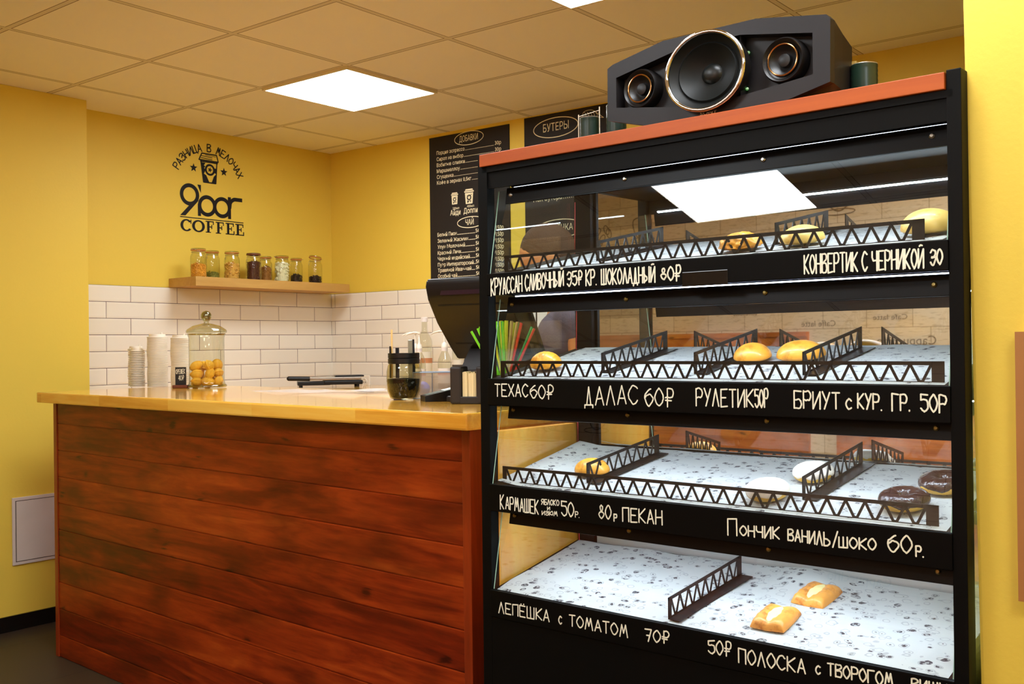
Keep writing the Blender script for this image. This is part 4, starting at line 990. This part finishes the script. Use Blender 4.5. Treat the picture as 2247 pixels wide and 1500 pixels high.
bun('oval_bun', 'golden oval bun on the third shelf against the left divider', 3, .240, .115, .047, .034, 0, .030, BAKE, .05, 20)
def donut(lab, k, s, d, R_, r_, glaze, mt, group):
    t = thing('doughnut', lab, 'doughnut', kw(s, d, sz(k, d)+.0065), KA, group)
    b = B(); vs = torus(b, R_-r_, r_, None, seg=44, sr=18)
    for v in vs: v.co.z = v.co.z*.82+r_*.82; v.co *= 1+.02*noise.noise(v.co*40)
    obj('dough', b, mt, t, True)
    b = B(); n1, n2 = 56, 16; gr = []
    for i in range(n1):
        a = 2*PI*i/n1; lo_ = R3(-12+9*math.sin(a*5+s*30)+5*math.sin(a*9+d*50)); hi_ = PI-lo_*.5; row = []
        for j in range(n2+1):
            c_ = lo_+(hi_-lo_)*j/n2; rr2 = r_*(1.05 if 0 < j < n2 else 1.0)
            q = Vector(((R_-r_+rr2*math.cos(c_))*math.cos(a), (R_-r_+rr2*math.cos(c_))*math.sin(a), r_*.82+rr2*math.sin(c_)*.84))
            q.z += .0010*noise.noise(q*130); row.append(b.verts.new(q))
        gr.append(row)
    for i in range(n1):
        for j in range(n2): b.faces.new((gr[i][j], gr[(i+1) % n1][j], gr[(i+1) % n1][j+1], gr[i][j+1]))
    obj('icing', b, glaze, t, True); t.rotation_euler = (0, 0, KA); t.matrix_world = Matrix.Translation(kw(s, d, sz(k, d)+.0065)) @ Matrix.Rotation(KA, 4, 'Z') @ Matrix.Rotation(math.atan(SL), 4, 'X')
CHO = P('chocolate_glaze', '351b17', .22, 0, .6, var=.3, vs=120, bump=.5); VAN = P('vanilla_glaze', 'f0e2d2', .35, 0, .5, var=.06, vs=150, bump=.3)
DOU = crust('doughnut_dough', 'd8952c', 'e9b845', .5, 18)
donut('white glazed doughnut nearer the front fence of the third shelf', 3, .716, .070, .044, .0205, VAN, DOU, 'white glazed doughnuts')
donut('white glazed doughnut further back against the right divider', 3, .756, .200, .042, .0195, VAN, DOU, 'white glazed doughnuts')
donut('chocolate glazed doughnut nearer the front fence of the third shelf', 3, .985, .090, .046, .0185, CHO, DOU, 'chocolate doughnuts')
donut('chocolate glazed doughnut further back by the right glass', 3, 1.022, .200, .046, .0185, CHO, DOU, 'chocolate doughnuts')
def envelope(lab, s, d, rot):
    k = 4; t = thing('curd_pastry', lab, 'pastry', kw(s, d, sz(k, d)+.0075), KA+rot, 'curd-filled pastries on the bottom shelf')
    b = B(); bmesh.ops.create_grid(b, x_segments=40, y_segments=30, size=1)
    top = b.verts[:]
    for v in top:
        x, y = v.co.x, v.co.y; ex_ = max(0, 1-abs(x)**4)**.5; ey = max(0, 1-abs(y)**7)**.5
        rid = .0016*math.sin(y*16)*max(0, abs(x)-.25)*ex_
        z = .003+.019*ex_*ey-.0065*math.exp(-(x/.36)**2)*ex_*(1-.35*abs(y)**3)+rid+.0018*noise.noise(Vector((x*4, y*4, s*9)))
        v.co = Vector((x*.038*(1-.05*y*y), y*.047*(1-.05*x*x), z))
    ex = bmesh.ops.extrude_face_region(b, geom=b.faces[:]); nv = [q for q in ex['geom'] if isinstance(q, bmesh.types.BMVert)]
    for v in nv: v.co.z = 0
    obj('crust', b, PUFF, t, True)
    b = B(); ball(b, (0, 0, .0115), 1, 4, None, (.0165, .038, .0100))
    for v in b.verts: v.co.z += .0015*noise.noise(v.co*70)
    obj('curd_filling', b, P('curd_cream', 'f0dc94', .5, var=.12, vs=60), t, True)
    t.matrix_world = Matrix.Translation(kw(s, d, sz(k, d)+.0075)) @ Matrix.Rotation(KA, 4, 'Z') @ Matrix.Rotation(math.atan(SL), 4, 'X') @ Matrix.Rotation(rot, 4, 'Z')
envelope('rectangular curd pastry nearer the front edge of the bottom shelf', .722, .085, R3(2))
envelope('rectangular curd pastry further back on the bottom shelf', .752, .215, R3(-4))

# ---------------------------------------------------------------- things on top of the case
TOPZ = 1.7662
t = thing('loudspeaker', 'large black boombox loudspeaker with chrome-ringed woofer on top of the case', 'loudspeaker', kw(.6245, .018, TOPZ), KA)
def sp(s, z): return (s-.615, z-TOPZ)
front = [sp(*q) for q in ((.356, 1.797), (.357, 1.912), (.372, 1.919), (.502, 1.945), (.719, 1.945), (.866, 1.921), (.874, 1.912), (.872, 1.792), (.770, 1.7685), (.470, 1.7680))]
ctr = Vector((0, .09))
rings = []
b = B()
def ring(sc_, dd_, sx=1, sz_=1): 
    v = [b.verts.new((x*sc_*sx, dd_, ctr.y+(z-ctr.y)*sc_*sz_ if True else z)) for x, z in front]; rings.append(v); return v
body = [(1, 0), (1.0, .02), (.93, .10), (.86, .19)]
for s_, d_ in body: ring(s_, d_)
for a, c in zip(rings, rings[1:]):
    for i in range(10): b.faces.new((a[i], a[(i+1) % 10], c[(i+1) % 10], c[i]))
b.faces.new(rings[-1][::-1])
# front face with recessed tweeter bays
inner = {'l': [sp(*q) for q in ((.380, 1.822), (.380, 1.888), (.535, 1.918), (.545, 1.797))], 'r': [sp(*q) for q in ((.684, 1.797), (.684, 1.920), (.838, 1.892), (.838, 1.812))]}
lowmin = min(v.co.z for v in b.verts)
fr = rings[0]
def quad_ring(poly_o, poly_i):
    pass
# bays: fill the front by a fan between outline and bays
cpt = [b.verts.new((x, 0, z)) for x, z in inner['l']]; cpr = [b.verts.new((x, 0, z)) for x, z in inner['r']]
L0, L1, L2, L3 = cpt; Q0, Q1, Q2, Q3 = cpr
f0, f1, f2, f3, f4, f5, f6, f7, f8, f9 = fr
for q in ((f0, f1, L1, L0), (f1, f2, L1), (f2, f3, L2, L1), (f3, f4, Q1, L2), (f4, f5, Q2, Q1), (f5, f6, Q2), (f6, f7, Q3, Q2), (f7, f8, Q0, Q3), (f8, f9, L3, Q0), (f9, f0, L0, L3)): b.faces.new(q)
for bay in (cpt, cpr):
    bk = [b.verts.new((v.co.x*.985, .028, v.co.z)) for v in bay]
    for i in range(4): b.faces.new((bay[i], bay[(i+1) % 4], bk[(i+1) % 4], bk[i]))
    b.faces.new(bk)
obj('cabinet', b, CHAR, t)
def disc_at(s, z, d=0): return Matrix.Translation((s-.615, d, z-TOPZ)) @ Matrix.Diagonal((1.06 if s == .612 else 1, 1, .94 if s == .612 else 1, 1)) @ Matrix.Rotation(PI/2, 4, 'X')
GREENG = EM('green_glow', '0a9020', .45)
b = B(); lathe(b, [(.060, -.02), (.080, -.004), (.0845, .004), (.0865, .012), (.0865, -.004), (.083, -.02)], 56, disc_at(.612, 1.857, -.004), cap=False); obj('woofer_housing', b, BLK2, t, True)
b = B(); torus(b, .0845, .0046, disc_at(.612, 1.857, -.018), sr=12); wr = obj('chrome_ring', b, CHRM, t, True)
b = B(); lathe(b, [(.0815, .016), (.070, .004), (.066, .002), (.062, .006), (.058, .002), (.030, -.014), (.022, -.016)], 56, disc_at(.612, 1.857, -.002), cap=False); obj('woofer_cone', b, P('woofer_black', '0a0d0b', .5, 0, .3), t, True)
b = B(); lathe(b, [(.023, -.016), (.018, -.010), (.010, -.007), (0, -.006)], 40, disc_at(.612, 1.857, -.002), cap=False); obj('dust_cap', b, P('dust_cap_grey', '101311', .35), t, True)
b = B()
for a0, a1 in ((R3(35), R3(75)), (R3(170), R3(200))): torus(b, .079, .0018, disc_at(.612, 1.857, -.010), a0, a1, 20, 8)
obj('green_light_ring', b, GREENG, t, True)
for s, z, R_ in ((.442, 1.854, .043), (.776, 1.852, .045)):
    b = B(); lathe(b, [(R_, -.028), (R_, -.004), (R_*.93, .002), (R_*.80, -.004), (R_*.72, -.006)], 48, disc_at(s, z, 0), cap=False); tw = obj('tweeter_housing', b, BLK2, t, True)
    b = B(); torus(b, R_*.68, .0019, disc_at(s, z, .000), sr=8); obj('copper_ring', b, P('copper_ring_metal', 'b88a58', .2, 1), tw, True)
    b = B(); lathe(b, [(R_*.68, -.004), (R_*.5, -.012), (R_*.32, -.014), (R_*.28, -.006), (0, -.002)], 40, disc_at(s, z, 0), cap=False); obj('tweeter_cone', b, P('tweeter_black', '0c0c0e', .4), tw, True)
b = B()
for s, z in ((.690, 1.888), (.686, 1.815), (.541, 1.812)): ball(b, (s-.615, .024, z-TOPZ), .0035, 2)
obj('green_lamps', b, GREENG, t)
b = B(); ftext(b, 'SONY', -.024, .0052, .040, .0065, lambda x, z: (x, -.0012, z), bold=.02); obj('maker_badge', b, P('badge_silver', 'e4e0da', .3), t)
t2 = thing('small_carton', 'upright tan carton with purple print behind the loudspeaker', 'box', kw(.845, .205, TOPZ), KA)
b = B(); box(b, -.017, .012, 0, .05, 0, .108, bev=.001); obj('carton', b, P('tan_carton', '9a7a34', .5), t2)
b = B()
for i in range(7): box(b, -.008, .001, -.0008, 0, .012+i*.005, .0155+i*.005)
obj('printed_text', b, P('purple_print', '8c6fb0', .6), t2)
def can(s, d, r, h, lab):
    t = thing('green_canister', lab, 'canister', kw(s, d, TOPZ), KA, 'dark green canisters on top of the display case')
    pr = [(r*.97, 0)]+[(r+(.0006 if i % 2 else 0), .004+i*(h-.012)/16) for i in range(17)]+[(r*1.02, h-.006), (r*1.02, h-.001), (r*.95, h)]
    b = B(); lathe(b, pr, 32); obj('body', b, P('dark_green_tin', '182b20', .3, 0, .5), t, True)
    b = B(); torus(b, r*.99, .0009, Matrix.Translation((0, 0, h)), sr=6); obj('rim', b, P('canister_rim', 'a9b0a4', .3, .6), t, True)
can(.875, .20, .026, .094, 'dark green canister at the right behind the loudspeaker')
can(.182, .20, .024, .094, 'dark green canister at the far left of the case top')
can(.262, .20, .024, .112, 'dark green canister just left of the loudspeaker')
b = B()
for s, h in ((.155, .105), (.219, .115)): cyl(b, KM @ Vector((s, .19, TOPZ)), KM @ Vector((s, .19, TOPZ+h)), .0016, seg=8)
b2 = [KM @ Vector((s, .19, TOPZ+.100+(s-.155)*.1)) for s in (.155, .219)]; cyl(b, b2[0], b2[1], .001, seg=8)
tag(obj('wire_stand', b, P('white_wire', 'cfc9b4', .35, .5)), 'thin white wire stand around the leftmost green canister', 'stand')

# ---------------------------------------------------------------- barista
HX, HY = 1.22, -2.33
lf = Vector((-.62, .785, 0)); fw = Vector((-.785, -.62, 0))   # lf: where he faces (image left); fw: towards the camera
def W(a, c, z): return Vector((HX, HY, z))+lf*a+fw*c
SKIN = P('skin', 'c98452', .5, 0, .35, var=.05, vs=30); HAIR = P('short_dark_hair', '4a3426', .8, 0, .15, var=.4, vs=220, bump=.5); TEE = P('grey_marl_tshirt', '5a4f5a', .85, 0, .1, var=.18, vs=160, bump=.3)
person = thing('person', 'person with cropped dark hair and grey T-shirt, head bowed, behind the case', 'person', (HX, HY, 0))
IL = Matrix.Translation((-HX, -HY, 0))
head = W(.045, 0, 1.628)
rotH = (Matrix.Rotation(math.atan2(lf.y, lf.x), 3, 'Z') @ Matrix.Rotation(R3(32), 3, 'Y'))
def hd(x, y, z): return head+rotH @ Vector((x, y, z))
pr = [(head, (.110, .086, .114), rotH), (hd(.035, 0, -.06), .060, hd(.045, 0, -.085), .045), (hd(.098, 0, -.02), .013, hd(.112, 0, -.042), .014),
      (hd(-.02, 0, -.07), .054, W(-.03, 0, 1.44), .060), (W(-.03, 0, 1.44), .075, W(-.03, 0, 1.40), .09),
      (W(-.03, -.15, 1.385), .062, W(-.03, .15, 1.385), .062), (W(-.025, -.08, 1.32), .11, W(-.025, .08, 1.32), .11),
      (W(-.02, -.06, 1.18), .115, W(-.02, .06, 1.18), .115), (W(-.02, -.06, 1.02), .115, W(-.02, .06, 1.02), .115), (W(-.02, -.08, .93), .105, W(-.02, .08, .93), .105)]
for s in (-1, 1):
    pr += [(W(-.02, s*.09, .92), .092, W(-.01, s*.10, .50), .058), (W(-.01, s*.10, .50), .056, W(-.03, s*.10, .09), .038), (W(-.03, s*.10, .055), .036, W(.12, s*.11, .032), .028)]
    sh = W(-.06, s*.185, 1.375); el = W(-.075, s*.215, 1.135); wr_ = W(.16, s*.15, 1.173)
    pr += [(sh, .058, el, .044), (el, .042, wr_, .027)]
    hn = W(.225, s*.125, 1.170)
    pr += [(wr_, .026, hn, .028), (W(.20, s*.150, 1.168), .016, W(.235, s*.10, 1.166), .016)]
    for j, (o_, L_) in enumerate(((-.030, .058), (-.010, .068), (.010, .064), (.028, .052))):
        r0 = hn+fw*o_*1.0; k1 = r0+lf*L_*.55+Vector((0, 0, -.006)); k2 = k1+lf*L_*.35+Vector((0, 0, -.024))
        pr += [(r0, .0095, k1, .0088), (k1, .0088, k2, .0072)]
    th = W(.185, s*.150-s*.028, 1.161); pr += [(th, .011, th+lf*.035-fw*s*.012+Vector((0, 0, -.014)), .0095), (th+lf*.035-fw*s*.012+Vector((0, 0, -.014)), .0095, th+lf*.058-fw*s*.010+Vector((0, 0, -.026)), .008)]
    pr += [(hd(-.005, s*.080, -.012), (.018, .008, .030), rotH)]
fuse('body', pr, .0065, SKIN, person, IL)
# clothes and hair: shells around the same skeleton
fuse('hair', [(hd(-.010, 0, .016), (.107, .0885, .110), rotH), (hd(-.045, 0, -.02), (.072, .082, .088), rotH)], .006, HAIR, person, IL)
tp = [(W(-.03, -.15, 1.385), .068, W(-.03, .15, 1.385), .068), (W(-.025, -.08, 1.32), .122, W(-.025, .08, 1.32), .122), (W(-.02, -.06, 1.18), .126, W(-.02, .06, 1.18), .126), (W(-.02, -.07, 1.00), .128, W(-.02, .07, 1.00), .128)]
for s in (-1, 1):
    sh = W(-.06, s*.185, 1.375); el = W(-.075, s*.215, 1.135); tp += [(sh, .064, sh.lerp(el, .17), .058)]
fuse('tshirt', tp, .009, TEE, person, IL)
tr_ = [(W(-.02, -.07, .93), .118, W(-.02, .07, .93), .118)]
for s in (-1, 1): tr_ += [(W(-.02, s*.09, .90), .104, W(-.01, s*.10, .50), .074), (W(-.01, s*.10, .50), .072, W(-.03, s*.10, .13), .058)]
fuse('trousers', tr_, .010, P('dark_jeans', '20232c', .8), person, IL)
b = B()
for s in (-1, 1):
    p = W(.05, s*.105, .03); box(b, -.14, .14, -.048, .048, -.03, .045, Matrix.Translation(p) @ Matrix.Rotation(math.atan2(lf.y, lf.x), 4, 'Z'), .015)
obj('shoes', b, BLK2, person, M=IL)
b = B()
for s in (-1, 1): ball(b, hd(.088, s*.030, -.004), .0125, 2)
obj('eyes', b, P('eye_white', 'd8d0c4', .3), person, True, M=IL)
